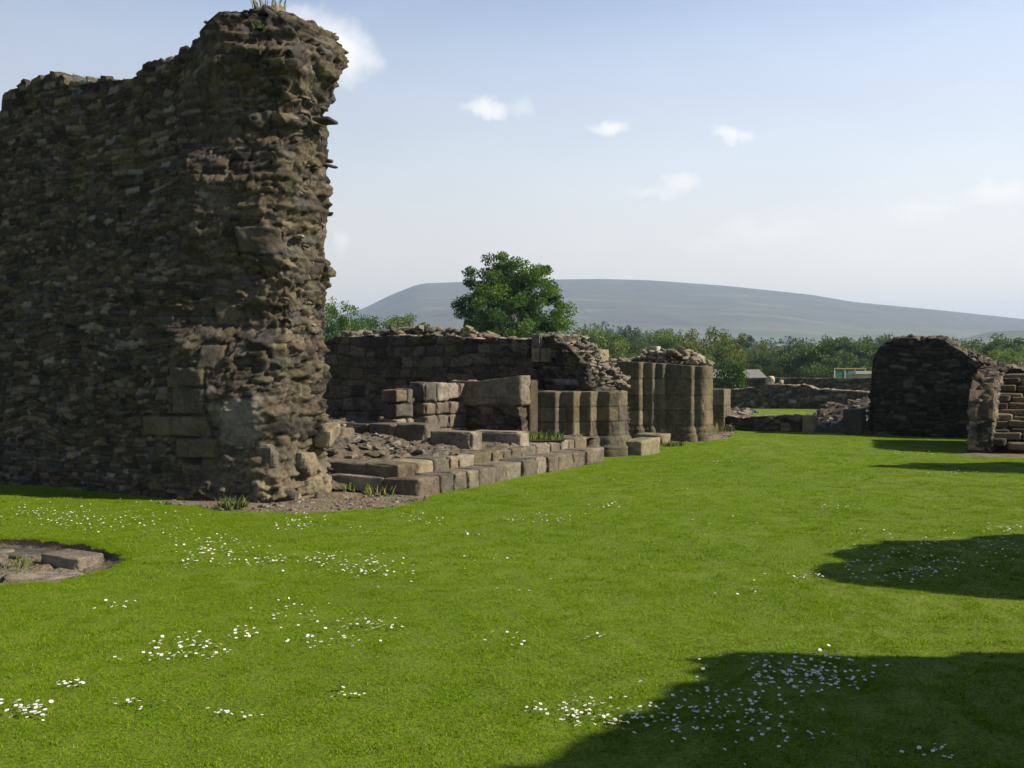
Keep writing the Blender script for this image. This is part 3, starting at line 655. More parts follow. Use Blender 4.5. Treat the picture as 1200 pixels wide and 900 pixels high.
# --- chapel wall behind the platform with rubble capping, stepping up to its broken pier
t = na_thing('chapel_wall', 'long weathered wall of squared blocks topped by loose rubble, behind the low platform', 'wall', -11.5, 16.7)
O = (-11.5, 16.7)
def cw(px, py, a=16.3): n, z = onA(px, py, a); return (n + 11.5, z)
tp = [(-3.2, 2.0), cw(385, 398), cw(392, 394), cw(480, 393), cw(530, 394), cw(540, 395), cw(606, 397), cw(607, 397), (2.5, 2.12)]
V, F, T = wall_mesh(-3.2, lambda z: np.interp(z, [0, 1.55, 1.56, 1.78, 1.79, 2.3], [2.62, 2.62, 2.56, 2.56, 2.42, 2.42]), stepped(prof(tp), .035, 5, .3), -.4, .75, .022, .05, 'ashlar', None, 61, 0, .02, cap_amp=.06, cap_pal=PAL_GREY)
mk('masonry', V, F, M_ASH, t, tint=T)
def capst(rng):
    u = rng.uniform(-2.2, 1.2); q = math.exp(-((u + .2) / 1.4) ** 2); return (u, rng.uniform(-.2, .6), float(prof(tp)(u)) + .02 + rng.uniform(0, .16) * q)
V, F, T = merge([pile(110, capst, .10, .24, 31, (2.6, 5), PAL_GREY * .85, .6, 5, .10), rock((.92, -.15, 2.28), (.18, .22, .3), 3, 6, 4, .14, (.2, .5, .3), PAL_TAN), rock((1.05, -.2, 2.2), (.2, .2, .12), 4, 6, 4, .14, (0, .1, .3), PAL_TAN)])
mk('rubble_capping', V, F, M_PAV, t, tint=T, smooth=False)
# upright and squared blocks at the step in the wall head, each a surviving facing stone
def ablock(parent, O, x0, x1, y0, y1, a, depth, seed, pal, rough=.03, k=9, m=None):
    n0, z1 = onA(x0, y0, a); n1, z0 = onA(x1, y1, a)
    V, F, T = rock(((n0 + n1) / 2 - O[0], a + depth / 2 - O[1], (z0 + z1) / 2), (n1 - n0, depth, z1 - z0), seed, 10, k, rough, None, pal)
    return mk('facing_block', V, F, m or M_ASH, parent, tint=T)
for i, q in enumerate([(622, 633, 390.5, 408), (622, 632, 408, 424.5), (632.5, 643, 408, 424.5)]):
    ablock(t, O, *q, 16.28, .36, 900 + i, PAL_TAN * .8, .03, 9)
# broken core of the pier above the shafts
crx = [(2.3, 2.12), (2.6, 2.16), (2.9, 2.2), (3.2, 2.2), (4.2, 2.15)]
def core_patch(u, z, kd, d, t, s):
    d = d + .10 * fbm(s * 1.5, z * 2.6, None, 71, 4); return d, t
V, F, T = wall_mesh(2.45, lambda z: np.interp(z, [0, 1.1, 1.4, 1.75, 2.0, 2.1, 2.2], [3.95, 3.92, 3.72, 3.50, 3.25, 3.12, 3.05]), stepped(prof(crx), .05, 8, .12), -.32, .95, .022, .12, 'rubble_far', 'core', 64, .06, .03, cap_amp=.07, cap_pal=PAL_GREY, patch=core_patch)
mk('rubble_core', V, F, M_PAV, t, tint=T)
V, F, T = pile(150, lambda rng: (lambda q: (2.95 + 1.05 * q + rng.uniform(-.1, .1), rng.uniform(-.3, .9), 2.22 - 1.0 * q ** 1.1 + rng.uniform(-.05, .05)))(rng.uniform(0, 1)), .06, .17, 33, (3, 6), PAL_GREY, .45, 4, .10)
mk('broken_edge', V, F, M_PAV, t, tint=T, smooth=False)
for i, q in enumerate([(686, 703.6, 409.5, 424.5), (694, 703.6, 425.5, 443), (700, 714, 443, 457)]):
    ablock(t, O, *q, 17.15, .42, 930 + i, PAL_TAN, .012, 14)

# --- clustered pier in front of it
def pier(name, label, O, poly, ztop, zb, base, seed, rc=.03, pal=None):
    t = na_thing(name, label, 'pier', *O)
    V, F, T = prism_mesh([(n - O[0], a - O[1]) for n, a in poly], ztop, .02, rc, 'fine', seed, base, zb=zb)
    mk('shafts', V, F, M_ASH, t, tint=T); return t
p1 = [(-8.62, 15.50), (-8.06, 15.50), (-8.06, 15.70), (-7.80, 15.70), (-7.80, 15.98), (-7.60, 15.98), (-7.60, 16.28), (-7.38, 16.28), (-7.24, 16.42), (-7.24, 16.80), (-7.52, 16.80), (-7.52, 17.05), (-7.75, 17.05), (-7.75, 17.3), (-8.62, 17.3)]
BASE = [(-.1, .15), (.06, .14), (.16, .13), (.20, .085), (.30, .075), (.36, .03), (.42, .005), (.5, 0), (3, 0)]
t = pier('clustered_pier', 'low pier of stepped dressed shafts standing at the far end of the two steps', (-7.9, 16.4), p1, 1.15, [-.5, .12, .37, .62, .885, 1.3], BASE, 81)
V, F, T = rock((.86, .62, .10), (.36, .95, .36), 61, 12, 7, .06, (0, 0, .02), PAL_TAN); mk('plinth', V, F, M_ASH, t, tint=T)
# --- second, taller pier beyond
def npx(px, a): return onA(px, 470, a)[0]
a1, a2, a3, a4, a5, a6 = 19.85, 20.06, 20.18, 20.32, 20.50, 20.80
p2 = [(npx(700, a1) - .3, a1), (npx(750, a1), a1), (npx(750, a1), a2), (npx(765.5, a2), a2), (npx(765.5, a2), a3), (npx(777.5, a3), a3), (npx(777.5, a3), a4), (npx(811, a4), a4), (npx(811, a4), a5), (npx(822, a5), a5), (npx(822, a5) + .07, a5 + .07), (npx(822, a5) + .07, 21.1), (npx(811, a4), 21.1), (npx(811, a4), 21.5), (npx(765.5, a2), 21.5), (npx(700, a1) - .3, 21.5)]
t = pier('shafted_pier', 'taller dressed pier with slender shafts and a heap of rubble on its top', (-8.2, 20.6), p2, lambda u: np.interp(u, [-1.3, -.1, .4, 1.3], [1.73, 1.70, 1.66, 1.585]), [-.5, .13, .34, .66, .98, 1.34, 1.9], [(-.1, .10), (.12, .095), (.17, .05), (.24, .05), (.30, .012), (.36, 0), (3, 0)], 83, .06)
V, F, T = pile(260, lambda rng: (lambda u, q: (u, .55 + rng.uniform(-.5, .5), 1.66 + rng.uniform(0, 1) * np.interp(u, [-1.35, -1.0, -.75, -.55, -.1, .2, .6, .85, 1.0], [.05, .12, .08, .22, .36, .36, .28, .12, .0]) * (1 - (abs(q)) ** 2 * .3)))(rng.uniform(-1.35, .95), rng.uniform(-1, 1)), .08, .19, 41, (2.8, 5), PAL_GREY, .6, 4, .10)
mk('rubble_heap', V, F, M_PAV, t, tint=T, smooth=False)
V, F, T = rock((-.15, .3, 2.02), (.26, .2, .09), 3, 5, 4, .1, None, PAL_GREY, (.5, .48, .43)); mk('white_capstone', V, F, M_PAV, t, tint=T)
V, F, T = rock((.30, -.92, .06), (.62, .5, .26), 62, 10, 7, .03, None, PAL_TAN * .8); mk('plinth', V, F, M_ASH, t, tint=T)
# --- block pier farther on
t = na_thing('block_pier', 'plain squared pier of brown blocks between the shafted pier and the low wall', 'pier', -8.3, 24.5)
V, F, T = prism_mesh([(npx(824, 24.2) + 8.3, -.3), (npx(848.5, 24.2) + 8.3, -.3), (npx(848.5, 24.2) + 8.3, .25), (npx(824, 24.2) + 8.3, .25)], 1.03, .025, .02, 'fine', 85, None, zb=[-.5, .3, .62, 1.5]); mk('shaft', V, F, M_ASH, t, tint=T)
V, F, T = rock((.62, -.1, .05), (.3, .4, .2), 63, 8, 6, .05, None, PAL_TAN); mk('plinth', V, F, M_ASH, t, tint=T)

# --- two long steps of squared blocks
t = na_thing('stone_steps', 'two long low steps of squared stone blocks along the lawn edge', 'steps', -7.6, 12.7)
def step(nf, nb, a0, a1, z0, z1, seed, name='step'):
    rng = np.random.default_rng(seed); s = bpy.data.objects.new(name, None)
    a = a0; first = None; k = 0; blocks = []
    while a < a1 - .05:
        L = rng.uniform(.22, .52); L = L if a + L < a1 - .15 else a1 - a
        blocks.append((a, a + L)); a += L
    parts = []
    for i, (b0, b1) in enumerate(blocks):
        dn, dz = rng.normal(0, .009), rng.normal(0, .006); g = rng.uniform(.004, .012)
        pal = PAL_GREY if rng.uniform() < .55 else PAL_TAN
        parts.append(rock(((nf + nb) / 2 + dn + 7.6, (b0 + b1) / 2 - 12.7, (z0 + z1) / 2 + dz - .02), (nf - nb, b1 - b0 - g, z1 - z0 + .04), seed * 100 + i, 12, 10, .05, (rng.normal(0, .004), rng.normal(0, .012), rng.normal(0, .008)), pal * rng.uniform(.66, 1.02)))
    return parts
lower = step(-7.05, -7.62, 9.92, 15.36, .0, .225, 51); upper = step(-7.46, -8.0, 10.06, 15.52, .16, .37, 52)
for nm, parts in (('lower_step', lower), ('upper_step', upper)):
    so_ = bpy.data.objects.new('step', None); so_.parent = t; C.objects.link(so_)
    for V, F, T in parts: mk('block', V, F, M_PAV, so_, tint=T)
# hidden returns at the near end of the steps
for i, (n0, n1, a0, a1, z0, z1) in enumerate([(-8.55, -7.63, 9.96, 10.42, -.05, .21), (-8.95, -8.01, 10.1, 10.5, .1, .36)]):
    V, F, T = rock(((n0 + n1) / 2 + 7.6, (a0 + a1) / 2 - 12.7, (z0 + z1) / 2), (n1 - n0, a1 - a0, z1 - z0), 530 + i, 10, 9, .03, None, PAL_GREY * .8); mk('return_block', V, F, M_PAV, t, tint=T)

# --- rubble paving of the platform (ground)
def plat_z(n, a):
    up = sstep(9.7, 11.3, a + (-8.2 - n) * .75); z = .02 + .35 * up + .10 * sstep(-8.2, -9.6, n) * up
    return z
def paving():
    n, a = np.meshgrid(np.arange(-14.6, -7.5, .03), np.arange(9.75, 17.6, .03), indexing='ij')
    e, idr, cu, cv = voronoi(n * 4.6 + .35 * fbm(n * 3, a * 3, None, 3, 2), a * 6.5 + .35 * fbm(n * 3 + 5, a * 3, None, 4, 2), 33)
    z = plat_z(n, a); earth = sstep(-.1, .25, fbm(n * .9, a * .9, None, 12, 3) + .45 * sstep(12.2, 13.4, a))
    z = z + (1 - earth) * (.060 * sstep(0, .22, e) * (.3 + r2(idr, 1)) + .05 * (r2(idr, 2) - .5) * cu * 3) + .03 * fbm(n * 3, a * 3, None, 8, 4) + .018 * fbm(n * 13, a * 13, None, 18, 3) - .03 * sstep(-7.75, -7.5, n)
    T = tint_of(idr, PAL_GREY * .72)*(1 - .5 * (1 - sstep(0, .15, e)))[..., None]; ec = np.array((.15, .125, .09)) * (1 + .3 * fbm(n * 4, a * 4, None, 13, 4))[..., None]
    T = T * (1 - earth[..., None]) + ec * earth[..., None]
    w = [wpos(0, 0)]; x = n * math.cos(TH) + a * math.sin(TH); y = -n * math.sin(TH) + a * math.cos(TH)
    tag(mk('rubble_paving', np.stack([x, y, z], -1).reshape(-1, 3), grid_faces(*n.shape, False)[:, ::-1] if False else grid_faces(*n.shape, False), M_PAV, tint=T.reshape(-1, 3)), kind='structure')
paving()

V, F, T = pile(130, lambda rng: (lambda n, a: wpos(n, a, float(plat_z(np.array(n), np.array(a))) + .04))(rng.uniform(-10.6, -8.0), rng.uniform(10.5, 12.4)), .06, .20, 91, (2.8, 6), PAL_GREY * .8, .5, 4, .10)
tag(mk('paving_rubble', V, F, M_PAV, tint=T, smooth=False), kind='stuff')
# --- loose squared blocks on the platform
def kerb(label, n0, n1, a0, a1, z0, z1, cuts, seed, name='foundation_wall', pal=PAL_GREY, k=10, rough=.03):
    t = na_thing(name, label, 'wall', (n0 + n1) / 2, (a0 + a1) / 2, z0); c = [n0] + cuts + [n1]; rng = np.random.default_rng(seed)
    for i in range(len(c) - 1):
        V, F, T = rock(((c[i] + c[i + 1]) / 2 - (n0 + n1) / 2, rng.normal(0, .012), (z1 - z0) / 2 + rng.normal(0, .012)), (c[i + 1] - c[i] - .012, a1 - a0, z1 - z0 + .1), seed * 10 + i, 10, k, rough, (0, rng.normal(0, .015), rng.normal(0, .02)), pal * rng.uniform(.75, 1.05)); mk('block', V, F, M_PAV, t, tint=T)
    return t
kerb('low course of dark squared blocks across the back of the rubble paving', -10.95, -8.74, 12.48, 12.95, .36, .66, [-10.35, -9.85, -9.3], 3)
def single(label, n, a, z, size, seed, rotz=0.0, pal=PAL_GREY, k=9, rough=.03, name='stone_block', m=None, tilt=(0, 0)):
    V, F, T = rock((0, 0, size[2] / 2), size, seed, 14, k, rough * 1.6, (tilt[0], tilt[1], 0), pal * .85)
    return tag(mk(name, V, F, m or M_PAV, None, wpos(n, a, z), ROT + rotz, T), label, 'stone block')
single('oblong squared block with a sunlit end, above the middle of the steps', -8.15, 12.44, .30, (.76, .30, .34), 171, 0, PAL_GREY * 1.5)
single('long dark block behind the sunlit oblong block, below the tall slab', -8.05, 13.56, .30, (.92, .30, .28), 172, 0, PAL_GREY * 1.2)
single('rounded greenish block between the torn wall end and the low block course', -9.85, 11.72, .36, (.42, .5, .34), 73, .1, PAL_TAN * .8, 5, .06)
single('small rough stone wedged between the low block course and the oblong block', -8.6, 12.6, .36, (.22, .26, .18), 74, .5, PAL_GREY * .7, 4, .1)

# --- broken altar wall: sunlit return with a recess, and a tall dark slab wall
t = na_thing('broken_chapel_corner', 'broken corner of pale sunlit blocks meeting a dark upright slab, on the platform', 'wall', -9.4, 14.4, .4)
O = (-9.4, 14.4, .4)
def wv(x): return x[0], x[1], x[2]
def pale_blocks(t, n0, n1, a0, a1, z0, seed, rows=((.0, .16), (.165, .40), (.405, .62), (.625, .965)), br=.95):
    rng = np.random.default_rng(seed); out = []
    for r_, (h0, h1) in enumerate(rows):
        a = a0 + (0.0 if r_ % 2 else .0)
        while a < a1 - .05:
            L = rng.uniform(.2, .42); L = L if a + L < a1 - .12 else a1 - a
            out.append(rock(((n0 + n1) / 2 + rng.normal(0, .015), a + L / 2, z0 + (h0 + h1) / 2), (n1 - n0, L - .012, (h1 - h0) - .008 + (rng.uniform(-.07, .05) if r_ == len(rows) - 1 else 0)), seed * 50 + len(out), 10, 8, .07, (rng.normal(0, .02), rng.normal(0, .03), rng.normal(0, .04)), PAL_GREY * br * rng.uniform(.7, 1.1))); a += L
    return out
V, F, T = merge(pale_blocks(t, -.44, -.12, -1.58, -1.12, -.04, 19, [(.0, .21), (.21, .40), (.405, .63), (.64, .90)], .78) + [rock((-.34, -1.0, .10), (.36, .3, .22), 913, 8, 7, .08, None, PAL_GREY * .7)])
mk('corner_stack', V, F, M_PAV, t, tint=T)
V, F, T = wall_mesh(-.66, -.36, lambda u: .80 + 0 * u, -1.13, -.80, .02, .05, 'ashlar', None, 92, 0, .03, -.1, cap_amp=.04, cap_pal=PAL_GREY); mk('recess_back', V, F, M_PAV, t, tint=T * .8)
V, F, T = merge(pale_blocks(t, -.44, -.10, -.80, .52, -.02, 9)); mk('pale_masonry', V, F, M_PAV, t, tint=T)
topw = [(-.2, .95), (.2, .95), (.5, .985), (.9, 1.03), (1.1, 1.06)]
def slab_patch(u, z, kd, d, t, s):
    lowm = sstep(.56, .50, z + .04 * fbm(u * 3, z * 3, None, 4, 3)); d = d * (.4 + .6 * lowm) - .055 * lowm + .05 * lowm * fbm(s * 4, z * 4, None, 5, 3)
    rt = sstep(.7, 1.1, u) * lowm; d = d - .03 * rt * fbm(s * 3, z * 4, None, 6, 3)
    tt = np.array((.17, .15, .115)) * (1 + .25 * fbm(s * 2, z * 3, None, 8, 4))[..., None]; q = (1 - lowm)[..., None]; return d, t * (1 - q) + tt * q
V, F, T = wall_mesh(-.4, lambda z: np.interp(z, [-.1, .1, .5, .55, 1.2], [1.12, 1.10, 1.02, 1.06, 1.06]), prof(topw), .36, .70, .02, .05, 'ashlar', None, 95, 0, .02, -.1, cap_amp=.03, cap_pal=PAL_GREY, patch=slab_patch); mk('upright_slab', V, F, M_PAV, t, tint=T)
single('low mossy stone half hidden left of the broken chapel corner', -10.62, 14.0, .42, (.5, .3, .3), 76, 0, PAL_DARK, 5, .07)
single('narrow upright stone between the tall slab and the clustered pier', -8.42, 15.25, .35, (.14, .3, 1.02), 77, .05, PAL_DARK, 8, .05)
# --- far side: low wall, rubble, cross walls
t = na_thing('low_wall', 'low dark rubble wall with a squared end post along the far lawn edge', 'wall', -6.8, 24.6)
V, F, T = wall_mesh(-1.05, .86, stepped(lambda u: .355 + .03 * np.sin(u * 3), .05, 9, .2), -.25, .35, .03, .08, 'rubble_far', None, 101, 0, .04, cap_amp=.05, cap_pal=PAL_GREY); mk('masonry', V, F, M_FAR, t, tint=T)
V, F, T = rock((1.02, .0, .19), (.30, .5, .46), 12, 10, 9, .03, None, PAL_TAN * .7); mk('end_post', V, F, M_FAR, t, tint=T)
t = na_thing('rubble_bank', 'sloping bank of pale broken rubble between the low wall and the tall dark gable', 'rubble', -5.1, 26.0)
def bank_z(u, v): return .10 + .58 * sstep(-1.2, 2.2, v) * (1 - .35 * sstep(.3, -1.0, u))
n_, a_ = np.meshgrid(np.arange(-1.3, 1.3, .05), np.arange(-1.6, 4.0, .05), indexing='ij'); e, idr, cu, cv = voronoi(n_ * 3.2, a_ * 3.2, 5)
z_ = bank_z(n_, a_) + .12 * sstep(0, .4, e) * r2(idr, 1) + .08 * fbm(n_ * 1.5, a_ * 1.5, None, 5, 3); ed = np.minimum(np.minimum(n_ + 1.3, 1.3 - n_), np.minimum(a_ + 1.6, 3.9 - a_)); z_ = z_ * sstep(0, .25, ed) - .03
gridp = (np.stack([n_, a_, z_], -1).reshape(-1, 3), grid_faces(*n_.shape, False), tint_of(idr, PAL_GREY * .45).reshape(-1, 3))
V, F, T = merge([gridp, pile(140, lambda rng: (lambda u, v: (u, v, float(bank_z(np.array(u), np.array(v))) + .05))(rng.uniform(-1.1, 1.2), rng.uniform(-1.2, 3.2)), .09, .24, 51, (2.8, 5), np.concatenate([PAL_GREY * .5, PAL_DARK, [(.34, .32, .28)]]), .6, 4, .10)]); mk('rubble', V, F, M_PAV, t, tint=T, smooth=False)
single('squared dark stub of wall at the left foot of the tall dark gable', -4.72, 24.5, -.02, (.42, .5, .62), 79, 0, PAL_DARK, 7, .05, m=M_FAR)

def far_wall(name, label, px, Y, thick, ztop_px, st, res, seed, capamp=.05, amp=.05, stepw=.3, m=M_FAR, pal=None):
    """a cross wall parallel to the n axis through the point seen at px[0], at distance Y there"""
    x0, y0, _ = D(px[0], 450, Y); n0, a0 = to_na(x0, y0); pts = [onA(p, q, a0) for p, q in ztop_px]; n1 = onA(px[1], 450, a0)[0]; c = (n0 + n1) / 2
    t = na_thing(name, label, 'wall', c, a0, -.4)
    V, F, T = wall_mesh(n0 - c, n1 - c, stepped(prof([(p - c, q + .4) for p, q in pts]), amp, seed, stepw), 0, thick, res, .06, st, None, seed, 0, .03, -.1, cap_amp=capamp, cap_pal=pal if pal is not None else PAL_GREY)
    mk('masonry', V, F, m, t, tint=T); return t, a0, c
_, A_MID, _ = far_wall('cross_wall', 'dark cross wall with an uneven pale top, beyond the strip of grass', (828, 1030), 39.5, .7, [(820, 459), (852, 458), (868, 455.5), (882, 452.5), (903, 450), (940, 452), (947, 453), (958, 457), (978, 457), (1018, 460.5), (1040, 461)], 'rubble_far', .05, 111, .06, .06, .4)
t2, A_BND, _ = far_wall('boundary_wall', 'long straight grey boundary wall with a pale coping behind the ruins', (800, 1260), 46, .35, [(780, 442.6), (1260, 443.2)], 'rubble_far', .06, 113, .01, .01, 1.5)
# coping stones of the boundary wall: flat slabs, one run
# low stony footing this side of the cross wall
x0, y0 = G(905, 482); n0, a0 = to_na(x0, y0)
t = na_thing('footing', 'low stony wall footing at the left of the far grass strip', 'wall', *to_na(*G(858, 487)))
V, F, T = pile(70, lambda rng: (rng.uniform(-.9, .35), rng.uniform(-1.2, 2.0), rng.uniform(.0, .10)), .12, .34, 57, (2.8, 5), PAL_GREY * .8, .6, 4, .10); mk('rubble', V, F, M_PAV, t, tint=T, smooth=False)
for i, (px, py, w, h, lab) in enumerate([(902, 451, .36, .34, 'pale upright stone standing on the cross wall top, larger of the two'), (915.5, 451, .2, .2, 'small pale stone on the cross wall top, right of the larger one')]):
    n, z = onA(px, py, A_MID + .35); V, F, T = rock((0, 0, h / 2), (w, .3, h), 85 + i, 8, 4, .1, None, PAL_GREY * 1.4); tag(mk('upright_stone', V, F, M_PAV, None, wpos(n, A_MID + .35, z), ROT, T), lab, 'stone')

# --- tall dark gable and the stepped ruin on the right
t = na_thing('gable_wall', 'broad dark rubble gable with a rounded top falling away to the right', 'wall', -3.0, 25.2)
gp = [onA(*q, 24.6) for q in ((1017, 455), (1019, 440), (1020.5, 428), (1023, 417), (1029, 407), (1034, 403.5), (1044, 400), (1053, 398), (1070, 396.5), (1086, 396.5), (1098, 398), (1108, 400), (1114, 404), (1120, 408), (1136, 416), (1145, 421), (1154, 427), (1178, 431), (1200, 433.5), (1300, 436))]
V, F, T = wall_mesh(lambda z: np.interp(z, [0, .8, 1.2, 2.4], [-1.52, -1.46, -1.44, -1.44]), 3.6, stepped(prof([(n + 3.0, z) for n, z in gp]), .07, 12, .13), -.6, .75, .025, .2, 'rubble_far', None, 121, 0, .06, cap_amp=.12, cap_pal=PAL_GREY, lean=0); mk('masonry', V, F, M_RUB, t, tint=T * .5)
V, F, T = pile(120, lambda rng: (lambda u: (u, rng.uniform(-.5, .6), float(prof([(n + 3.0, z) for n, z in gp])(u)) + rng.uniform(-.06, .05)))(rng.uniform(-1.1, 2.2)), .1, .26, 61, (2.8, 5), PAL_DARK * 1.2, .6, 4, .10); mk('broken_top', V, F, M_RUB, t, tint=T, smooth=False)
t = na_thing('ruined_stair', 'flight of worn stone steps with a rough rubble flank beside the dark gable', 'steps', -1.0, 21.6)
NS = 11; rise = 1.24 / NS; go = .215
for k in range(NS):
    rng = np.random.default_rng(400 + k); parts = []; u = -.55
    while u < 1.5:
        L = rng.uniform(.22, .7); L = L if u + L < 1.35 else 1.5 - u
        parts.append(rock((u + L / 2, -1.05 + k * go + .22 + rng.normal(0, .055), .10 + rise * (k + .5) + rng.normal(0, .022)), (L - .015, .42, rise + .02), 4000 + k * 10 + len(parts), 8, 9, .05, (rng.normal(0, .02), rng.normal(0, .012), rng.normal(0, .02)), np.concatenate([PAL_GREY * .8, PAL_TAN * .7, PAL_DARK * 1.1]) * np.array((1, .92, .82)))); u += L
    V, F, T = merge(parts); mk('tread', V, F, M_PAV, t, tint=T)
def flank_z(v): return np.interp(v, [-1.2, -1.05, -.8, -.3, .6, 1.4, 2.0], [.62, .92, 1.12, 1.28, 1.44, 1.52, 1.55])
n_, a_ = np.meshgrid(np.arange(-.88, -.44, .03), np.arange(-1.2, 2.2, .03), indexing='ij'); e, idr, cu, cv = voronoi(n_ * 4.5, a_ * 5.5, 15)
V, F, T = wall_mesh(-.90, -.50, lambda u: .16 + 0 * u, -1.18, 2.0, .03, .06, 'rubble_far', None, 131, 0, .03, cap_amp=.02); mk('flank_footing', V, F, M_PAV, t, tint=T)
z_ = .14 + (flank_z(a_) - .14) * 1.0 + .10 * sstep(0, .4, e) * r2(idr, 1) + .05 * fbm(n_ * 3, a_ * 3, None, 5, 3)
# closed flank: heightfield cap plus skirts
nr, nc = n_.shape; capV = np.stack([n_, a_, z_], -1).reshape(-1, 3); capT = tint_of(idr, PAL_GREY).reshape(-1, 3); rim = [i * nc for i in range(nr)] + [(nr - 1) * nc + j for j in range(1, nc)] + [i * nc + nc - 1 for i in range(nr - 2, -1, -1)] + [j for j in range(nc - 2, 0, -1)]
K = 40; skV = []; skT = []; rv = capV[rim]; per = np.cumsum(np.r_[0, np.linalg.norm(np.diff(rv[:, :2], axis=0), axis=1)])
cen = rv[:, :2].mean(0)
for k in range(K + 1):
    q = k / K; z = rv[:, 2] * (1 - q) + .0 * q; d, tt, _ = relief(per, z, STY['rubble_far'], 141); dirn = np.zeros((len(rim), 2)); dirn[:, 0] = np.where(rv[:, 0] < -.85, -1, np.where(rv[:, 0] > -.48, 1, 0)); dirn[:, 1] = np.where(rv[:, 1] < -1.17, -1, np.where(rv[:, 1] > 2.1, 1, 0))
    skV.append(np.concatenate([rv[:, :2] + dirn * (d * min(1, k / 2) * .8)[:, None], z[:, None]], 1)); skT.append(tt)
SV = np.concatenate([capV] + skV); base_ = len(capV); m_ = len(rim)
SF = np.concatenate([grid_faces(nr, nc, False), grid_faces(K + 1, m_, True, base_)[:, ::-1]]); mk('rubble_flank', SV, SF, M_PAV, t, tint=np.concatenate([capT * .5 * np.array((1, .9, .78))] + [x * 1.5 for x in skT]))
V, F, T = pile(70, lambda rng: (lambda v: (rng.uniform(-.86, -.46), v, float(flank_z(v)) + rng.uniform(-.02, .06)))(rng.uniform(-1.1, 2.0)),   .07, .2, 63, (3, 6), PAL_GREY * .5, .40, 4, .10); mk('loose_stones', V, F, M_PAV, t, tint=T, smooth=False)
V, F, T = rock((.85, 1.75, 1.24), (2.6, .9, .42), 97, 12, 8, .09, None, PAL_GREY * .7); mk('landing', V, F, M_PAV, t, tint=T)

# --- unseen ruined side wall right of the view, shaped to throw the long lawn shadows
t = na_thing('unseen_side_wall', 'ruined rubble side wall with broken stumps, unseen right of the view, shaped to cast the lawn shadows', 'wall', 4.1, 8.0)
sp_ = [(-8, 2.5), (4.4, 2.42), (5.4, 2.36), (6.1, 2.26), (6.35, 2.12), (6.45, 1.72), (6.62, 1.38), (6.85, 1.1), (7.0, .7), (7.1, -1.6), (8.38, -1.6), (8.42, 1.2), (8.47, 2.15), (8.7, 2.32), (9.5, 2.3), (10.3, 2.26), (10.62, 2.1), (10.8, 1.75), (11.0, 1.5), (11.25, 1.25), (11.4, .9), (11.6, -1.2), (12.0, -1.6), (17.05, -1.6), (17.15, 1.3), (17.5, 2.6), (17.72, 3.15), (17.95, 3.2), (18.5, 2.95), (18.9, 2.8), (19.0, 2.2), (19.3, 1.9), (19.5, 0.2), (19.7, -1.6), (21, -1.6)]
sp_ = [(a + .78, h + 1.83) for a, h in sp_]
tt_ = wpos(1.7, 8.0)
t.rotation_euler = (0, 0, ROT + math.pi / 2)          # wall runs along a: local +x = +a, local +y = -n
V, F, T = wall_mesh(-16, 13, stepped(lambda u: prof(sp_)(u + 8.0), .13, 15, .17), -.45, .5, .05, .1, 'rubble_far', None, 151, 0, .04, cap_amp=.08); mk('masonry', V, F, M_RUB, t, tint=T)

# --- slab in the pit
c4 = [to_na(*G(*q, -.03)) for q in ((43, 651.7), (90, 657.5), (127, 651.7), (83, 646))]
n0, n1 = (c4[0][0] + c4[3][0]) / 2, (c4[1][0] + c4[2][0]) / 2; a0, a1 = (c4[0][1] + c4[1][1]) / 2, (c4[2][1] + c4[3][1]) / 2
single('flat pale paving slab lying in the sunken pit in the lawn', (n0 + n1) / 2, (a0 + a1) / 2, -.13, (abs(n1 - n0), abs(a1 - a0), .125), 199, 0, PAL_GREY * 1.7, 14, .014, 'paving_slab')
for i, (px, py, w, h, d) in enumerate([(10, 640, .5, .06, .4), (25, 650, .6, .05, .4), (-20, 655, .5, .07, .5), (40, 676, .5, .03, .3), (70, 678, .4, .03, .25), (5, 672, .5, .03, .4)]):
    n, a = to_na(*G(px, py, -.12)); V, F, T = rock((0, 0, 0), (w, d, h + .05), 190 + i, 8, 6, .06, (0, .03, .3 * i), PAL_GREY * .8)
    tag(mk('flagstone', V, F, M_PAV, None, wpos(n, a, -.125), ROT, T), 'rough worn flagstone set in the floor of the sunken pit', 'flagstone', 'flagstones in the pit floor')

# ------------------------------------------------------------------ vegetation
def quads(cen, size, rng, up=.25, asp=.62, tintf=None):
    n = len(cen); d = rng.normal(size=(n, 3)); d /= np.linalg.norm(d, axis=1)[:, None]; nn = rng.normal(size=(n, 3)); nn[:, 2] += up * 3; nn -= (nn * d).sum(1)[:, None] * d; nn /= np.linalg.norm(nn, axis=1)[:, None]; e = np.cross(nn, d)
    s = size * rng.uniform(.6, 1.3, n)[:, None]
    V = np.stack([cen - d * s * .5, cen + e * s * asp * .5 + nn * s * .07, cen + d * s * .5, cen - e * s * asp * .5 + nn * s * .07], 1).reshape(-1, 3); F = np.arange(n * 4).reshape(n, 4); return V, F
def tube(path, rad, ns=7):
    P = np.array(path, float); k = len(P); T = np.gradient(P, axis=0); T /= np.linalg.norm(T, axis=1)[:, None]; V = []
    for i in range(k):
        u = np.cross(T[i], (.13, .97, .21)); u /= np.linalg.norm(u); v = np.cross(T[i], u)
        for j in range(ns): q = 2 * math.pi * j / ns; V.append(P[i] + rad[i] * (u * math.cos(q) + v * math.sin(q)))
    return np.array(V), grid_faces(k, ns)
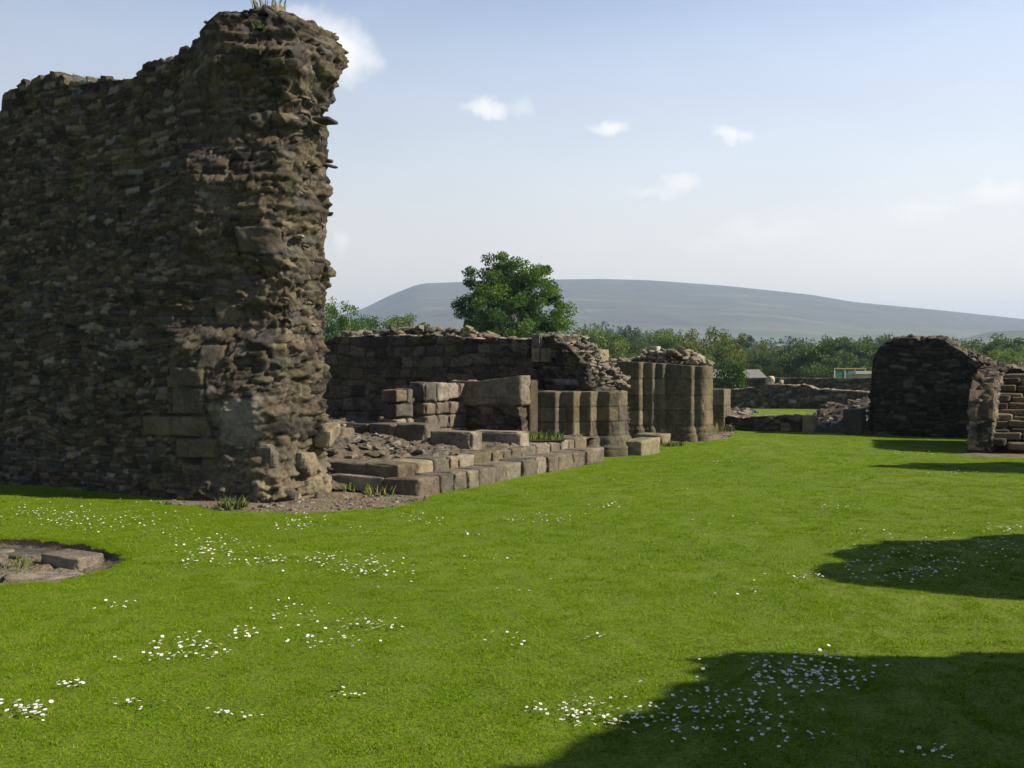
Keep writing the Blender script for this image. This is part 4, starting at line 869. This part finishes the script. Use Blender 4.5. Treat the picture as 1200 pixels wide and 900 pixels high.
def tree_meshes(seed, h=1.0, cw=.8, cb=.2, nclump=60, per=60, leaf=.035, pal=((.035, .075, .014), (.06, .11, .02), (.085, .14, .03)), shape='round', clr=.16):
    """crown of leaf clumps carried on real limbs; unit height"""
    rng = np.random.default_rng(seed); cz = (cb + h) / 2; hz = (h - cb) / 2; cl = []
    lob = [(np.array([rng.normal(0, .22) * cw, rng.normal(0, .22) * cw, cz + rng.normal(0, .3) * hz]), rng.uniform(.5, .8)) for _ in range(8)]
    for i in range(nclump):
        for _ in range(40):
            d = rng.normal(size=3); d /= np.linalg.norm(d); q = rng.uniform(.15, 1) ** .45; ez = d[2] * q
            if shape == 'cone': wr = .5 * cw * (1 - (ez + 1) / 2) ** .8 + .02
            elif shape == 'column': wr = .5 * cw * (1 - .35 * abs(ez))
            else: wr = .5 * cw * (1.05 if ez < 0 else 1.0)
            p = np.array([d[0] * q * wr, d[1] * q * wr, cz + ez * hz])
            if shape == 'full':
                nn_ = float(fbm(np.array([d[0] * 1.6 + seed]), np.array([d[1] * 1.6]), np.array([d[2] * 1.6]), seed, 3)[0]); sq = 1 / (np.abs(d) ** 3.4).sum() ** (1 / 3.4); sq = 1 + (sq - 1) * .8; ez = ez * sq; wr = .47 * cw * sq; p = np.array([d[0] * q * wr * (1 + .17 * nn_), d[1] * q * wr * (1 + .17 * nn_), cz + ez * hz * (1 + .2 * nn_)])
            if shape != 'round' or min(np.linalg.norm((p - c) / np.array([.5 * cw, .5 * cw, hz])) / s for c, s in lob) < 1: break
        cl.append(p)
    cl = np.array(cl); cen = []; tn = []; pal = np.array(pal)
    for p in cl:
        m = int(per * rng.uniform(.6, 1.4)); r = clr * cw * rng.uniform(.45, .95); x = rng.normal(size=(m, 3)); x /= np.linalg.norm(x, axis=1)[:, None]; x *= (rng.uniform(0, 1, m) ** .45 * r)[:, None]; x[:, 2] *= .75
        cen.append(p + x); base = rng.uniform(0, len(pal) - 1); f = np.clip(base + rng.normal(0, .35, m), 0, len(pal) - 1.001); i0 = f.astype(int); c = pal[i0] * (1 - (f - i0))[:, None] + pal[np.minimum(i0 + 1, len(pal) - 1)] * (f - i0)[:, None]; tn.append(c * rng.uniform(.75, 1.25, m)[:, None])
    cen = np.concatenate(cen); tn = np.concatenate(tn); V, F = quads(cen, leaf, rng); crown = (V, F, np.repeat(tn, 4, 0))
    tv = []; r0 = .028 * h
    path = [(rng.normal(0, .008) * (i > 0), rng.normal(0, .008) * (i > 0), i / 6 * cz) for i in range(7)]; tv.append(tube(path, [r0 * (1.35 if i == 0 else 1 - .09 * i) for i in range(7)]))
    for p in cl[:: max(1, nclump // 16)]:
        z0 = rng.uniform(cb * .7, min(cz, p[2])); s0 = np.array([0, 0, z0]); mid = s0 * .45 + p * .55 + np.array([0, 0, .03]); tv.append(tube([s0, s0 * .7 + mid * .3, mid, p], [r0 * .45, r0 * .36, r0 * .22, r0 * .07], 5))
    Vs, Fs, k = [], [], 0
    for v, f in tv: Vs.append(v); Fs.append(f + k); k += len(v)
    return crown, (np.concatenate(Vs), np.concatenate(Fs))
def build_tree(name, label, cat, loc, crown, trunk, scale, rotz=0.0, group=None):
    t = thing(name, label, cat, loc, rotz, group); t.scale = scale
    mk('trunk', trunk[0], trunk[1], M_BARK, t); mk('crown', *crown[:2], M_LEAF, t, tint=crown[2], smooth=False); return t
GB = ((.022, .055, .010), (.045, .100, .014), (.075, .140, .020), (.105, .165, .028))
# the round tree behind the chapel wall
x, y, z = D(600, 304, 46); zb = -.4; H = z - zb
cr, tk = tree_meshes(11, 1.0, .74, .04, 360, 240, .0165, GB, 'full', .115)
build_tree('round_tree', 'large round bright green tree rising alone above the chapel wall', 'tree', (x, y, zb), cr, tk, (H, H, H), .4)
cr, tk = tree_meshes(15, 1.0, 1.0, .1, 150, 90, .026, GB, 'full', .13)
x, y, z = D(398, 354, 60); build_tree('bushy_tree', 'bushy tree half hidden behind the tall torn wall end', 'tree', (x, y, -1.0), cr, tk, ((z + 1) * .62, (z + 1) * .62, (z + 1) * 1.0), 1.1)
cr, tk = tree_meshes(25, 1.0, .7, .15, 110, 70, .026, ((.04, .08, .02), (.075, .12, .035), (.11, .15, .04)), 'round', .15)
x, y, z = D(487, 362, 75); build_tree('feathery_tree', 'pale feathery tree showing over the rubble capping of the chapel wall', 'tree', (x, y, -1.5), cr, tk, (z + 1.5,) * 3, 2.1)
x, y, z = D(444, 371, 120); o = copy_tree(bpy.data.objects['bushy_tree']); o.location = (x, y, -3); o.scale = (z + 3,) * 3; o.rotation_euler.z = 3.0; o['label'] = 'distant dusky tree seen between the bushy tree and the feathery tree'; o.name = 'distant_tree'
# belt of trees beyond the boundary wall
KIN = [tree_meshes(40, 1, .85, .08, 120, 120, .031, ((.030, .060, .016), (.052, .092, .022), (.075, .115, .03)), 'full', .17),
       tree_meshes(41, 1, 1.05, .06, 130, 120, .031, ((.055, .080, .014), (.100, .125, .020), (.140, .160, .030)), 'full', .17),
       tree_meshes(42, 1, .85, .06, 120, 120, .031, ((.075, .115, .025), (.115, .160, .034), (.150, .195, .045)), 'full', .17),
       tree_meshes(43, 1, .70, .05, 120, 120, .031, ((.016, .034, .014), (.026, .050, .018), (.04, .07, .024)), 'round', .17)]
PROTO = []
BT = [  # px, top y, width px, distance, kind, label
 (708, 386, 62, 105, 2, 'rounded pale green tree behind the broken top of the clustered pier'), (735, 381.5, 26, 135, 3, 'small dark tree standing above the pale green rounded tree'), (772, 386, 30, 140, 2, 'light green rounded tree behind the rubble heap on the shafted pier'), (838, 392, 66, 85, 1, 'broad olive tree directly right of the shafted pier'),
 (957, 401, 60, 80, 0, 'broad rounded dark green tree left of the green fence panels'), (916, 405, 34, 100, 3, 'dark narrow tree in the belt, between the shed roof and the broad rounded tree'), (1000, 397, 50, 110, 0, 'dark green tree rising behind the green fence panels'),
 (1165, 400, 60, 95, 0, 'dark rounded tree above the sloping right shoulder of the gable')]
GEN = [(672, 392, 44, 110, 0), (690, 400, 40, 90, 0), (742, 396, 36, 105, 0), (760, 400, 40, 95, 1), (785, 397, 46, 115, 2), (805, 398, 46, 125, 1), (800, 410, 44, 85, 0), (868, 398, 40, 130, 0), (880, 405, 44, 110, 0), (897, 403, 36, 125, 1), (934, 402, 40, 118, 2), (978, 401, 36, 120, 0), (1020, 395, 40, 130, 0), (1035, 394, 44, 140, 1), (1060, 397, 50, 130, 0),
       (1090, 398, 46, 140, 0), (1120, 400, 44, 130, 1), (1140, 401, 44, 120, 2), (1190, 399, 50, 125, 0), (1215, 402, 60, 100, 1), (1150, 412, 50, 85, 1), (1185, 413, 50, 82, 2), (1128, 411, 40, 88, 0), (1240, 400, 60, 120, 0), (1280, 400, 60, 130, 1), (1330, 402, 60, 120, 0), (640, 400, 44, 100, 1), (820, 412, 30, 78, 2), (905, 418, 40, 84, 0), (935, 420, 34, 86, 2), (560, 398, 60, 110, 0), (520, 397, 60, 120, 1), (610, 399, 60, 115, 0), (460, 392, 60, 110, 1), (340, 388, 70, 100, 0), (410, 384, 50, 90, 1), (500, 388, 50, 95, 2)]
for i, (px, ty, wpx, dist, k, *lab) in enumerate(BT + GEN):
    if not lab: ty += [5, -3, 9, 1, 12, -5, 6][i % 7]
    x, y, z = D(px, ty, dist); zb = -3.1 if dist > 84 else -2.7; h = z - zb; h *= 1.03; cw = [.85, 1.05, .85, .70][k]; w = wpx / 1160 * dist * 1.3
    sc = (w / cw * 1.0, w / cw * 1.0, h)
    nm = ['dark_tree', 'broad_tree', 'pale_tree', 'evergreen_tree', 'conifer_tree'][k]
    lb = lab[0] if lab else ['dark green', 'mid green', 'light green'][k] + ' tree merging into the belt of trees beyond the boundary wall'
    pr = next((p for p in PROTO if p[0] == k), None)
    if pr is None:
        o = build_tree(nm, lb, 'tree', (x, y, zb), *KIN[k], sc, i * 1.7, 'trees in the belt beyond the boundary wall'); PROTO.append((k, o))
    else:
        o = copy_tree(pr[1]); o.location = (x, y, zb); o.scale = sc; o.rotation_euler = (0, 0, i * 1.7); o['label'] = lb
# far woods, one mass
def wood():
    rng = np.random.default_rng(3); parts = []
    def add(px, ty, w, dist, k):
        x, y, z = D(px, ty, dist); zb = -3.2; h = z - zb; cr = KIN[k][0]; sel = rng.permutation(len(cr[1]))[: 700]; V = cr[0].reshape(-1, 4, 3)[sel].reshape(-1, 3).copy(); V = V.reshape(-1, 4, 3); c = V.mean(1, keepdims=True); V = (c + (V - c) * 2.3).reshape(-1, 3); T = cr[2].reshape(-1, 4, 3)[sel].reshape(-1, 3)
        w = w / 1160 * dist / .85; q = rng.uniform(0, 6.3); X = (V[:, 0] * math.cos(q) - V[:, 1] * math.sin(q)) * w; Y = (V[:, 0] * math.sin(q) + V[:, 1] * math.cos(q)) * w
        parts.append((np.stack([X + x, Y + y, V[:, 2] * h + zb], 1), np.arange(len(V)).reshape(-1, 4), T * .9))
    for px in np.arange(655, 800, 7): add(px + rng.normal(0, 3), np.interp(px, [655, 690, 740, 800], [394, 381, 383, 389]) + rng.normal(0, 2), 40, rng.uniform(420, 560), 0)
    for px in np.arange(780, 960, 8): add(px + rng.normal(0, 3), np.interp(px, [780, 800, 860, 925, 960], [390, 391, 396, 393, 397]) + rng.normal(0, 2.5), 36, rng.uniform(420, 520), 3)
    for px in np.arange(950, 1420, 9): add(px + rng.normal(0, 3), np.interp(px, [950, 1000, 1100, 1200], [398, 397, 401, 403]) + rng.normal(0, 2), 42, rng.uniform(300, 420), 0)
    for px in np.arange(200, 660, 10): add(px + rng.normal(0, 3), 394 + rng.normal(0, 3), 44, rng.uniform(380, 520), 0)
    for px in np.arange(640, 1300, 9): add(px + rng.normal(0, 3), 409 + rng.normal(0, 3), 48, rng.uniform(190, 260), int(rng.integers(0, 3)))
    V, F, T = merge(parts); tag(mk('distant_woods', V, F, M_LEAF, tint=T, smooth=False), kind='stuff')
wood()
# bush in front of the boundary wall
cr, tk = tree_meshes(55, 1, 1.0, .02, 60, 60, .06, ((.02, .05, .012), (.035, .08, .016), (.06, .115, .022)), 'round', .2)
x, y, z = D(857, 424, 43); build_tree('garden_bush', 'dark leafy bush growing over the left end of the cross wall', 'bush', (x, y, -.2), cr, tk, (1.55, 1.55, z + .2), .3)

# small building and fence beyond the boundary wall
t = thing('shed', 'low shed with a grey pitched roof behind the garden bush', 'shed', (D(862, 440, 66)[0], 66, -2.8), R(-4))
V, F, T = rock((0, 1.5, 1.7), (3.9, 3.0, 3.4), 5, 6, 30, .0, None, PAL_GREY, (.45, .42, .37)); mk('walls', V, F, M_FAR, t, tint=T, smooth=False)
zr = D(880, 433, 66)[2] + 2.8; ze = D(880, 442.5, 66)[2] + 2.8; L = 2.05
rv = [(-L, -.2, ze), (L, -.2, ze), (L - .25, 1.5, zr), (-L + .25, 1.5, zr), (L, 3.2, ze), (-L, 3.2, ze)]; rv += [(a, b, c - .1) for a, b, c in rv]
mk('roof', rv, [(0, 1, 2, 3), (3, 2, 4, 5), (0, 3, 9, 6), (3, 5, 11, 9), (1, 7, 8, 2), (2, 8, 10, 4), (0, 6, 7, 1), (6, 9, 8, 7), (9, 11, 10, 8), (4, 10, 11, 5)], plain('slate_roof', (.20, .185, .18), .7, .2, 3), t, smooth=False)
M_GRN = plain('green_panel', (.045, .14, .105), .6, .2, 3); M_WHT = plain('pale_paint', (.45, .43, .39), .6, .1, 3); M_ORG = plain('ochre_rail', (.42, .28, .08), .6, .1, 3)
def boxmesh(c, s): return rock(c, s, 1, 2, 40, 0.0, None, PAL_GREY, (.4, .4, .4))[:2]
x0, _, zt = D(978, 432.5, 60); x1 = D(1014, 432, 60)[0]
t = thing('panel_fence', 'green panelled fence with pale posts and an ochre top rail', 'fence', (x0, 60, -2.6)); hgt = zt + 2.6; n3 = 3; wv_ = (x1 - x0) / n3
for i in range(n3):
    mk('panel', *boxmesh((wv_ * (i + .5), 0, hgt / 2), (wv_ - .07, .04, hgt - .06)), M_GRN, t, smooth=False)
for i in range(n3 + 1): mk('post', *boxmesh((wv_ * i, 0, hgt / 2), (.07, .09, hgt)), M_WHT, t, smooth=False)
mk('top_rail', *boxmesh((wv_ * n3 / 2, -.02, hgt + .03), (wv_ * n3 + .1, .1, .07)), M_ORG, t, smooth=False)
x2, _, z2 = D(1004, 435, 57); t = thing('pale_kiosk', 'pale flat-roofed kiosk beside the green panelled fence', 'kiosk', (x2 + .55, 57, -2.5))
mk('walls', *boxmesh((0, .5, (z2 + 2.3) / 2), (1.0, 1.0, z2 + 2.3)), plain('kiosk_wall', (.30, .27, .22), .8, .2, 3), t, smooth=False); mk('roof', *boxmesh((0, .5, z2 + 2.42), (1.3, 1.3, .16)), M_WHT, t, smooth=False)

# tufts and weeds
def tuft(name, label, cat, loc, n, h, spread, pal, seed, lean=.5, w=.010, group=None):
    rng = np.random.default_rng(seed); V = []; T = []; pal = np.array(pal)
    for i in range(n):
        r = spread * math.sqrt(rng.uniform()); q = rng.uniform(0, 6.3); b = np.array([r * math.cos(q), r * math.sin(q), -.03]); d = np.array([math.cos(q), math.sin(q), 0]) * rng.uniform(0, lean) + rng.normal(0, .18, 3) * np.array([1, 1, 0]); hh = h * rng.uniform(.5, 1.15); sd = np.array([-math.sin(q + rng.normal()), math.cos(q + rng.normal()), 0]) * w * rng.uniform(.6, 1.3)
        m = b + d * hh * .4 + np.array([0, 0, hh * .6]); e = b + d * hh + np.array([0, 0, hh * .95])
        V += [b - sd, b + sd, m + sd * .7, m - sd * .7, m - sd * .7, m + sd * .7, e + sd * .1, e - sd * .1]; c = pal[rng.integers(len(pal))] * rng.uniform(.7, 1.3); T += [c] * 8
    F = [tuple(range(i, i + 4)) for i in range(0, len(V), 4)]; b = len(V); rr = [spread * rng.uniform(1.0, 1.25) for _ in range(14)]
    V += [np.array([rr[q] * math.cos(q / 14 * 6.283), rr[q] * math.sin(q / 14 * 6.283), -.028]) for q in range(14)] + [np.array([0, 0, .012])]; T += [np.array((.05, .052, .022))] * 15
    F += [(b + q, b + (q + 1) % 14, b + 14) for q in range(14)]
    return tag(mk(name, np.array(V), F, M_BLADE, None, loc, 0, np.array(T), False), label, cat, group)
GP = ((.07, .13, .02), (.10, .16, .03), (.13, .17, .04)); YP = ((.22, .20, .07), (.17, .18, .05), (.28, .24, .10), (.12, .16, .04))
for i, (n, a, z, h, sp, k, pal, lab) in enumerate([
    (-8.35, 8.12, .0, .17, .16, 110, GP + ((.25, .2, .06),), 'dock-like weed clump in the shade at the corner of the tall wall'), (-7.95, 9.9, .0, .17, .2, 90, GP, 'green weed tuft among the stones between the torn wall end and the steps'), (-7.55, 9.8, .0, .16, .18, 80, GP + YP, 'wispy grass tuft at the near end of the lower step'),
    (-10.5, 16.5, 2.20, .20, .10, 60, GP, 'green weed growing from the chapel wall top beside the tilted capstone'), (-7.95, 14.6, .42, .14, .45, 220, YP + GP, 'dry yellow grass patch between the long dark block and the clustered pier'), (-9.1, 13.55, .42, .11, .4, 160, YP, 'dry grass fringe below the pale sunlit blocks'),
    (-7.8, 23.6, .0, .28, .35, 160, YP, 'tall straw coloured grass at the foot of the plain squared pier'), (-7.3, 19.2, .0, .12, .3, 120, GP, 'short green tuft at the foot of the shafted pier'), (-8.15, 13.05, .36, .08, .3, 160, GP, 'patch of green turf between the oblong block and the long dark block'),
    (-12.1, 9.0, 5.42, .24, .22, 120, YP + GP, 'dry grass on the left shoulder of the tall wall head'), (-9.1, 8.9, 5.45, .2, .2, 70, YP, 'thin dry grass where the tall wall head starts to climb'), (-8.5, 8.9, 5.85, .22, .2, 60, YP + GP, 'thin grass on the highest part of the tall wall'), (-8.02, 8.24, 5.40, .09, .06, 26, ((.05, .09, .02), (.08, .12, .03)), 'small green plant rooted in the face near the top of the tall wall'),
    (-8.1, 19.75, .0, .12, .25, 60, GP, 'low weeds beside the flat plinth of the shafted pier'), (-7.75, 15.75, .36, .10, .16, 40, YP, 'tiny grass tuft lodged against the clustered pier')]):
    tuft('grass_tuft', lab, 'grass tuft', wpos(n, a, z), k, h, sp, pal, 500 + i)
for i, (px, py) in enumerate([(20, 668), (35, 662), (8, 676), (50, 640), (95, 640), (30, 634)]):
    x, y = G(px, py, -.12); tuft('pit_weed', 'straggly weed growing on the floor of the sunken pit', 'weed', (x, y, -.13), 60, .12, .16, YP + GP, 560 + i, .7, .006, 'weeds in the sunken pit')

# daisies
def daisy_mesh():
    V = []; F = []; mi = []; T = []; np_ = 9
    for k in range(np_):
        q = 2 * math.pi * k / np_; c, s = math.cos(q), math.sin(q); c2, s2 = math.cos(q + .5), math.sin(q + .5); c0, s0 = math.cos(q - .5), math.sin(q - .5); b = len(V)
        V += [(.18 * c, .18 * s, .02), (.75 * c0, .75 * s0, .10), (1.0 * c, 1.0 * s, .06), (.75 * c2, .75 * s2, .10)]; F.append((b, b + 1, b + 2, b + 3)); mi.append(0)
    b = len(V)
    for k in range(8): q = 2 * math.pi * k / 8; V.append((.3 * math.cos(q), .3 * math.sin(q), .09))
    V.append((0, 0, .2))
    for k in range(8): F.append((b + k, b + (k + 1) % 8, b + 8)); mi.append(1)
    b = len(V)
    for k in range(3): q = 2 * math.pi * k / 3; V += [(.06 * math.cos(q), .06 * math.sin(q), .03)]
    for k in range(3): q = 2 * math.pi * k / 3; V += [(.06 * math.cos(q), .06 * math.sin(q), -2.4)]
    for k in range(3): F.append((b + k, b + (k + 1) % 3, b + 3 + (k + 1) % 3, b + 3 + k)); mi.append(2)
    return np.array(V), F, mi
M_PET = plain('petals', (.80, .80, .78), .6, .03, 40, 0); M_YEL = plain('flower_centre', (.55, .38, .03), .7, .1, 40, 0); M_STM = plain('flower_stem', (.06, .11, .02), .7, .1, 40, 0)
DC = [  # centre px, half size px, count
 (30, 838, 30, 9, 26), (80, 807, 24, 5, 9), (157, 829, 22, 5, 8), (262, 838, 14, 4, 5), (290, 842, 26, 3, 4), (412, 816, 22, 4, 8), (232, 760, 40, 14, 34), (185, 768, 34, 10, 20), (285, 745, 26, 6, 10), (355, 722, 44, 14, 22), (420, 740, 46, 14, 26), (360, 755, 30, 8, 10), (262, 650, 46, 14, 50), (240, 640, 34, 10, 24), (225, 664, 18, 6, 10), (300, 660, 40, 5, 14),
 (330, 657, 24, 5, 12), (430, 665, 42, 12, 60), (385, 658, 26, 6, 18), (100, 603, 80, 14, 90), (60, 612, 60, 10, 30), (160, 614, 50, 12, 40), (35, 600, 40, 8, 20), (200, 625, 30, 6, 14), (362, 612, 26, 8, 26), (345, 620, 20, 5, 10), (410, 622, 16, 4, 6), (495, 610, 28, 6, 26), (555, 628, 14, 4, 6), (600, 610, 22, 5, 12), (650, 610, 24, 7, 22), (716, 593, 18, 3, 12), (135, 712, 26, 7, 8),
 (690, 832, 46, 12, 34), (640, 836, 26, 7, 10), (720, 848, 34, 10, 16), (930, 790, 70, 20, 90), (850, 835, 90, 28, 70), (960, 800, 50, 14, 30), (800, 850, 70, 16, 26), (900, 870, 60, 16, 14), (690, 752, 20, 8, 5), (605, 754, 26, 8, 5), (620, 690, 40, 20, 5), (1070, 660, 70, 16, 60), (1100, 640, 80, 10, 40), (1060, 675, 40, 7, 20), (1000, 668, 30, 6, 10), (940, 677, 26, 4, 12), (1180, 622, 30, 6, 30), (1180, 645, 30, 12, 20), (985, 596, 26, 3, 12), (848, 543, 16, 3, 10), (875, 612, 60, 8, 8), (1080, 533, 30, 3, 20), (1120, 556, 24, 3, 18), (1095, 885, 24, 8, 8), (770, 570, 60, 8, 8), (545, 660, 40, 10, 6), (870, 690, 60, 10, 5), (1010, 625, 20, 4, 6)]
rng = np.random.default_rng(12); DP = []
for (cx, cy, hx, hy, k) in DC:
    for _ in range(int(k * 1.6)):
        px, py = cx + rng.normal(0, hx * .62), cy + rng.normal(0, hy * .62)
        if py < 512: continue
        x, y = G(px, py)
        if y < 2.8 or inpoly(np.array([x]), np.array([y]), PIT)[0] or inpoly(np.array([x]), np.array([y]), EARTH)[0]: continue
        DP.append((x, y))
DP.sort(key=lambda p: p[0] ** 2 + p[1] ** 2)
dv, df, dm = daisy_mesh(); dproto = None
for i, (x, y) in enumerate(DP[:295]):
    s = rng.uniform(.0062, .0100); z = float(lawn_z(x, y)) + rng.uniform(.018, .028); r_ = (rng.normal(0, .22), rng.normal(.1, .22), rng.uniform(0, 6))
    if dproto is None:
        o = dproto = mk('daisy', dv, df, None, None, mats=[M_PET, M_YEL, M_STM], midx=dm, smooth=False)
        tag(o, 'white daisy with a yellow centre blooming in the nearer lawn', 'daisy', 'daisies in the nearer lawn')
    else: o = dproto.copy(); C.objects.link(o)
    o.location = (x, y, z); o.scale = (s, s, s); o.rotation_euler = r_
from mathutils import Euler
parts = []; MI = []
for (x, y) in DP[295:]:
    s = rng.uniform(.0075, .0115); Mx = np.array(Euler((rng.normal(0, .2), rng.normal(.1, .2), rng.uniform(0, 6))).to_matrix()); parts.append((dv * s) @ Mx.T + np.array((x, y, float(lawn_z(x, y)) + rng.uniform(.022, .034))))
allF = []; allM = []; k = 0
for p in parts:
    allF += [tuple(i + k for i in f) for f in df]; allM += dm; k += len(p)
tag(mk('far_daisies', np.concatenate(parts), allF, None, None, mats=[M_PET, M_YEL, M_STM], midx=allM, smooth=False), kind='stuff')

# ------------------------------------------------------------------ mown grass: tufts spread over the lawn
HID = bpy.data.collections.new('grass_tuft_sources')
def src(seed, n, h, spread, w):
    rng = np.random.default_rng(seed); V = []; T = []
    base = np.array([(.108, .216, .002), (.150, .264, .003), (.196, .292, .005), (.28, .30, .07)]); wts = [.40, .34, .2, .06]
    for i in range(n):
        b = np.array([rng.uniform(-spread, spread), rng.uniform(-spread, spread), -.012]); q = rng.uniform(0, 6.3); d = np.array([math.cos(q), math.sin(q), 0]); ln = rng.uniform(.3, 1.5); hh = h * rng.uniform(.45, 1.15); sd = np.array([-math.sin(q), math.cos(q), 0]) * w * rng.uniform(.6, 1.2)
        m = b + d * hh * ln * .35 + np.array([0, 0, hh * .62]); e = b + d * hh * ln + np.array([0, 0, hh]); V += [b - sd, b + sd, m + sd * .8, m - sd * .8, m - sd * .8, m + sd * .8, e + sd * .12, e - sd * .12]; c = base[rng.choice(4, p=wts)] * rng.uniform(.75, 1.25); T += [c] * 8
    o = mk('tuft_source', np.array(V), np.arange(len(V)).reshape(-1, 4), M_BLADE, None, tint=np.array(T), smooth=False); C.objects.unlink(o); HID.objects.link(o)
for i in range(5): src(900 + i, 120, .020, .088, .0016)
def grass():
    rng = np.random.default_rng(4); P = []
    for (y0, y1, dens, sc) in ((2.6, 7.5, 210, 1.0), (7.5, 12, 110, 1.35), (12, 18, 55, 1.75), (18, 27, 20, 2.3)):
        n = int((1.16 * (y1 * y1 - y0 * y0) / 2) * dens * 1.0); yy = np.sqrt(rng.uniform(y0 * y0, y1 * y1, n)); n = int(n * 1.75); yy = np.sqrt(rng.uniform(y0 * y0, y1 * y1, n)); xx = rng.uniform(-.95, .95, n) * yy + rng.normal(0, .4, n); P.append(np.stack([xx, yy, np.full(n, sc)], 1))
    P = np.concatenate(P); x, y = P[:, 0], P[:, 1]; n, a = to_na(x, y)
    bad = inpoly(x, y, PIT) | (polydist(x, y, PIT)[0] < .075) | inpoly(x, y, EARTH) | inpoly(x, y, EARTH2) | inpoly(x, y, EARTH3) | ((n < -8.15) & (a > 8.15)) | ((n < -6.98) & (a > 9.8) & (a < 17.9)) | ((n < -7.4) & (a > 19.4)) | ((n < -5.4) & (a > 24.2)) | (a > 24.45) | ((n > -2.0) & (a > 20.3)) | ((n > 3.5) & (n < 4.7))
    P = P[~bad]
    for Q_, m_, sc_ in ((PIT, 700, .55), (EARTH, 200, .7)):
        k_ = rng.integers(0, len(Q_), m_); c_ = Q_[k_] + rng.normal(0, .035, (m_, 2)); k2 = c_[:, 1] > 2; k2 &= ~((to_na(c_[:, 0], c_[:, 1])[0] < -8.3) & (to_na(c_[:, 0], c_[:, 1])[1] > 8.1)) & ~((to_na(c_[:, 0], c_[:, 1])[0] < -7.05) & (to_na(c_[:, 0], c_[:, 1])[1] > 9.9)); c_ = c_[k2]; P = np.concatenate([P, np.concatenate([c_, np.full((len(c_), 1), sc_)], 1)])
    x, y = P[:, 0], P[:, 1]; z = lawn_z(x, y); m = bpy.data.meshes.new('grass'); m.vertices.add(len(P)); m.vertices.foreach_set('co', np.stack([x, y, z], 1).astype(np.float32).ravel())
    lush = .9 + .16 * (fbm(x * .8, y * .8, None, 44, 4)); at = m.attributes.new('tuft_scale', 'FLOAT_VECTOR', 'POINT'); k = P[:, 2] * rng.uniform(.75, 1.2, len(P)); at.data.foreach_set('vector', np.stack([k, k, np.clip(lush, .5, 1.3) * rng.uniform(.8, 1.2, len(P)) * P[:, 2] ** .25], 1).astype(np.float32).ravel())
    ar = m.attributes.new('tuft_rot', 'FLOAT_VECTOR', 'POINT'); ar.data.foreach_set('vector', np.stack([rng.normal(0, .06, len(P)), rng.normal(0, .06, len(P)), rng.uniform(0, 6.3, len(P))], 1).astype(np.float32).ravel())
    o = bpy.data.objects.new('grass', m); C.objects.link(o); tag(o, kind='stuff'); m.materials.append(M_BLADE)
    ng = bpy.data.node_groups.new('spread_tufts', 'GeometryNodeTree'); ng.interface.new_socket('Geometry', in_out='INPUT', socket_type='NodeSocketGeometry'); ng.interface.new_socket('Geometry', in_out='OUTPUT', socket_type='NodeSocketGeometry')
    gi = ng.nodes.new('NodeGroupInput'); go_ = ng.nodes.new('NodeGroupOutput'); ci = ng.nodes.new('GeometryNodeCollectionInfo'); ci.inputs['Collection'].default_value = HID; ci.inputs['Separate Children'].default_value = True; ci.inputs['Reset Children'].default_value = True
    ip = ng.nodes.new('GeometryNodeInstanceOnPoints'); ip.inputs['Pick Instance'].default_value = True
    rn = ng.nodes.new('FunctionNodeRandomValue'); rn.data_type = 'INT'; rn.inputs[4].default_value = 0; rn.inputs[5].default_value = 4
    s_ = ng.nodes.new('GeometryNodeInputNamedAttribute'); s_.data_type = 'FLOAT_VECTOR'; s_.inputs['Name'].default_value = 'tuft_scale'; r_ = ng.nodes.new('GeometryNodeInputNamedAttribute'); r_.data_type = 'FLOAT_VECTOR'; r_.inputs['Name'].default_value = 'tuft_rot'
    l = ng.links.new; l(gi.outputs[0], ip.inputs['Points']); l(ci.outputs[0], ip.inputs['Instance']); l(rn.outputs[2], ip.inputs['Instance Index']); l(s_.outputs[0], ip.inputs['Scale'])
    e2 = ng.nodes.new('FunctionNodeEulerToRotation'); l(r_.outputs[0], e2.inputs[0]); l(e2.outputs[0], ip.inputs['Rotation']); l(ip.outputs[0], go_.inputs[0])
    md = o.modifiers.new('tufts', 'NODES'); md.node_group = ng
    print('tufts', len(P))
grass()

def pebbles():
    rng = np.random.default_rng(77); parts = []
    for Q_, m_ in ((EARTH, 420), (EARTH2, 160), (PIT, 160)):
        lo, hi = Q_.min(0), Q_.max(0); k = 0
        while k < m_:
            p = rng.uniform(lo, hi)
            if not inpoly(np.array([p[0]]), np.array([p[1]]), Q_)[0]: continue
            k += 1; n, a = to_na(*p); zz = -.125 if Q_ is PIT else float(lawn_z(*p)) + .014
            if Q_ is not PIT and n < -8.25 and 8.2 < a < 9.8: continue
            s_ = rng.uniform(.012, .05) * (1 if rng.uniform() < .85 else 1.8); parts.append(rock((p[0], p[1], zz), (s_ * 1.4, s_, s_ * .7), 9000 + len(parts), 2, 4, .1, (0, 0, rng.uniform(0, 6)), PAL_GREY))
    V, F, T = merge(parts); tag(mk('scattered_gravel', V, F, M_PAV, tint=T, smooth=False), kind='stuff')
pebbles()

# ------------------------------------------------------------------ haze
def haze():
    V = [(x, y, z) for x in (-4900, 4900) for y in (-4900, 4900) for z in (-8, 262)]; F = [(0, 1, 3, 2), (4, 6, 7, 5), (0, 4, 5, 1), (2, 3, 7, 6), (0, 2, 6, 4), (1, 5, 7, 3)]
    m, nt = mat('air'); v = N_(nt, 'ShaderNodeVolumePrincipled', {'Color': (.60, .745, 1.0, 1), 'Density': .00032, 'Anisotropy': .1}); o = N_(nt, 'ShaderNodeOutputMaterial'); nt.links.new(v.outputs[0], o.inputs['Volume'])
    tag(mk('haze', V, F, m, smooth=False), kind='stuff')
haze()
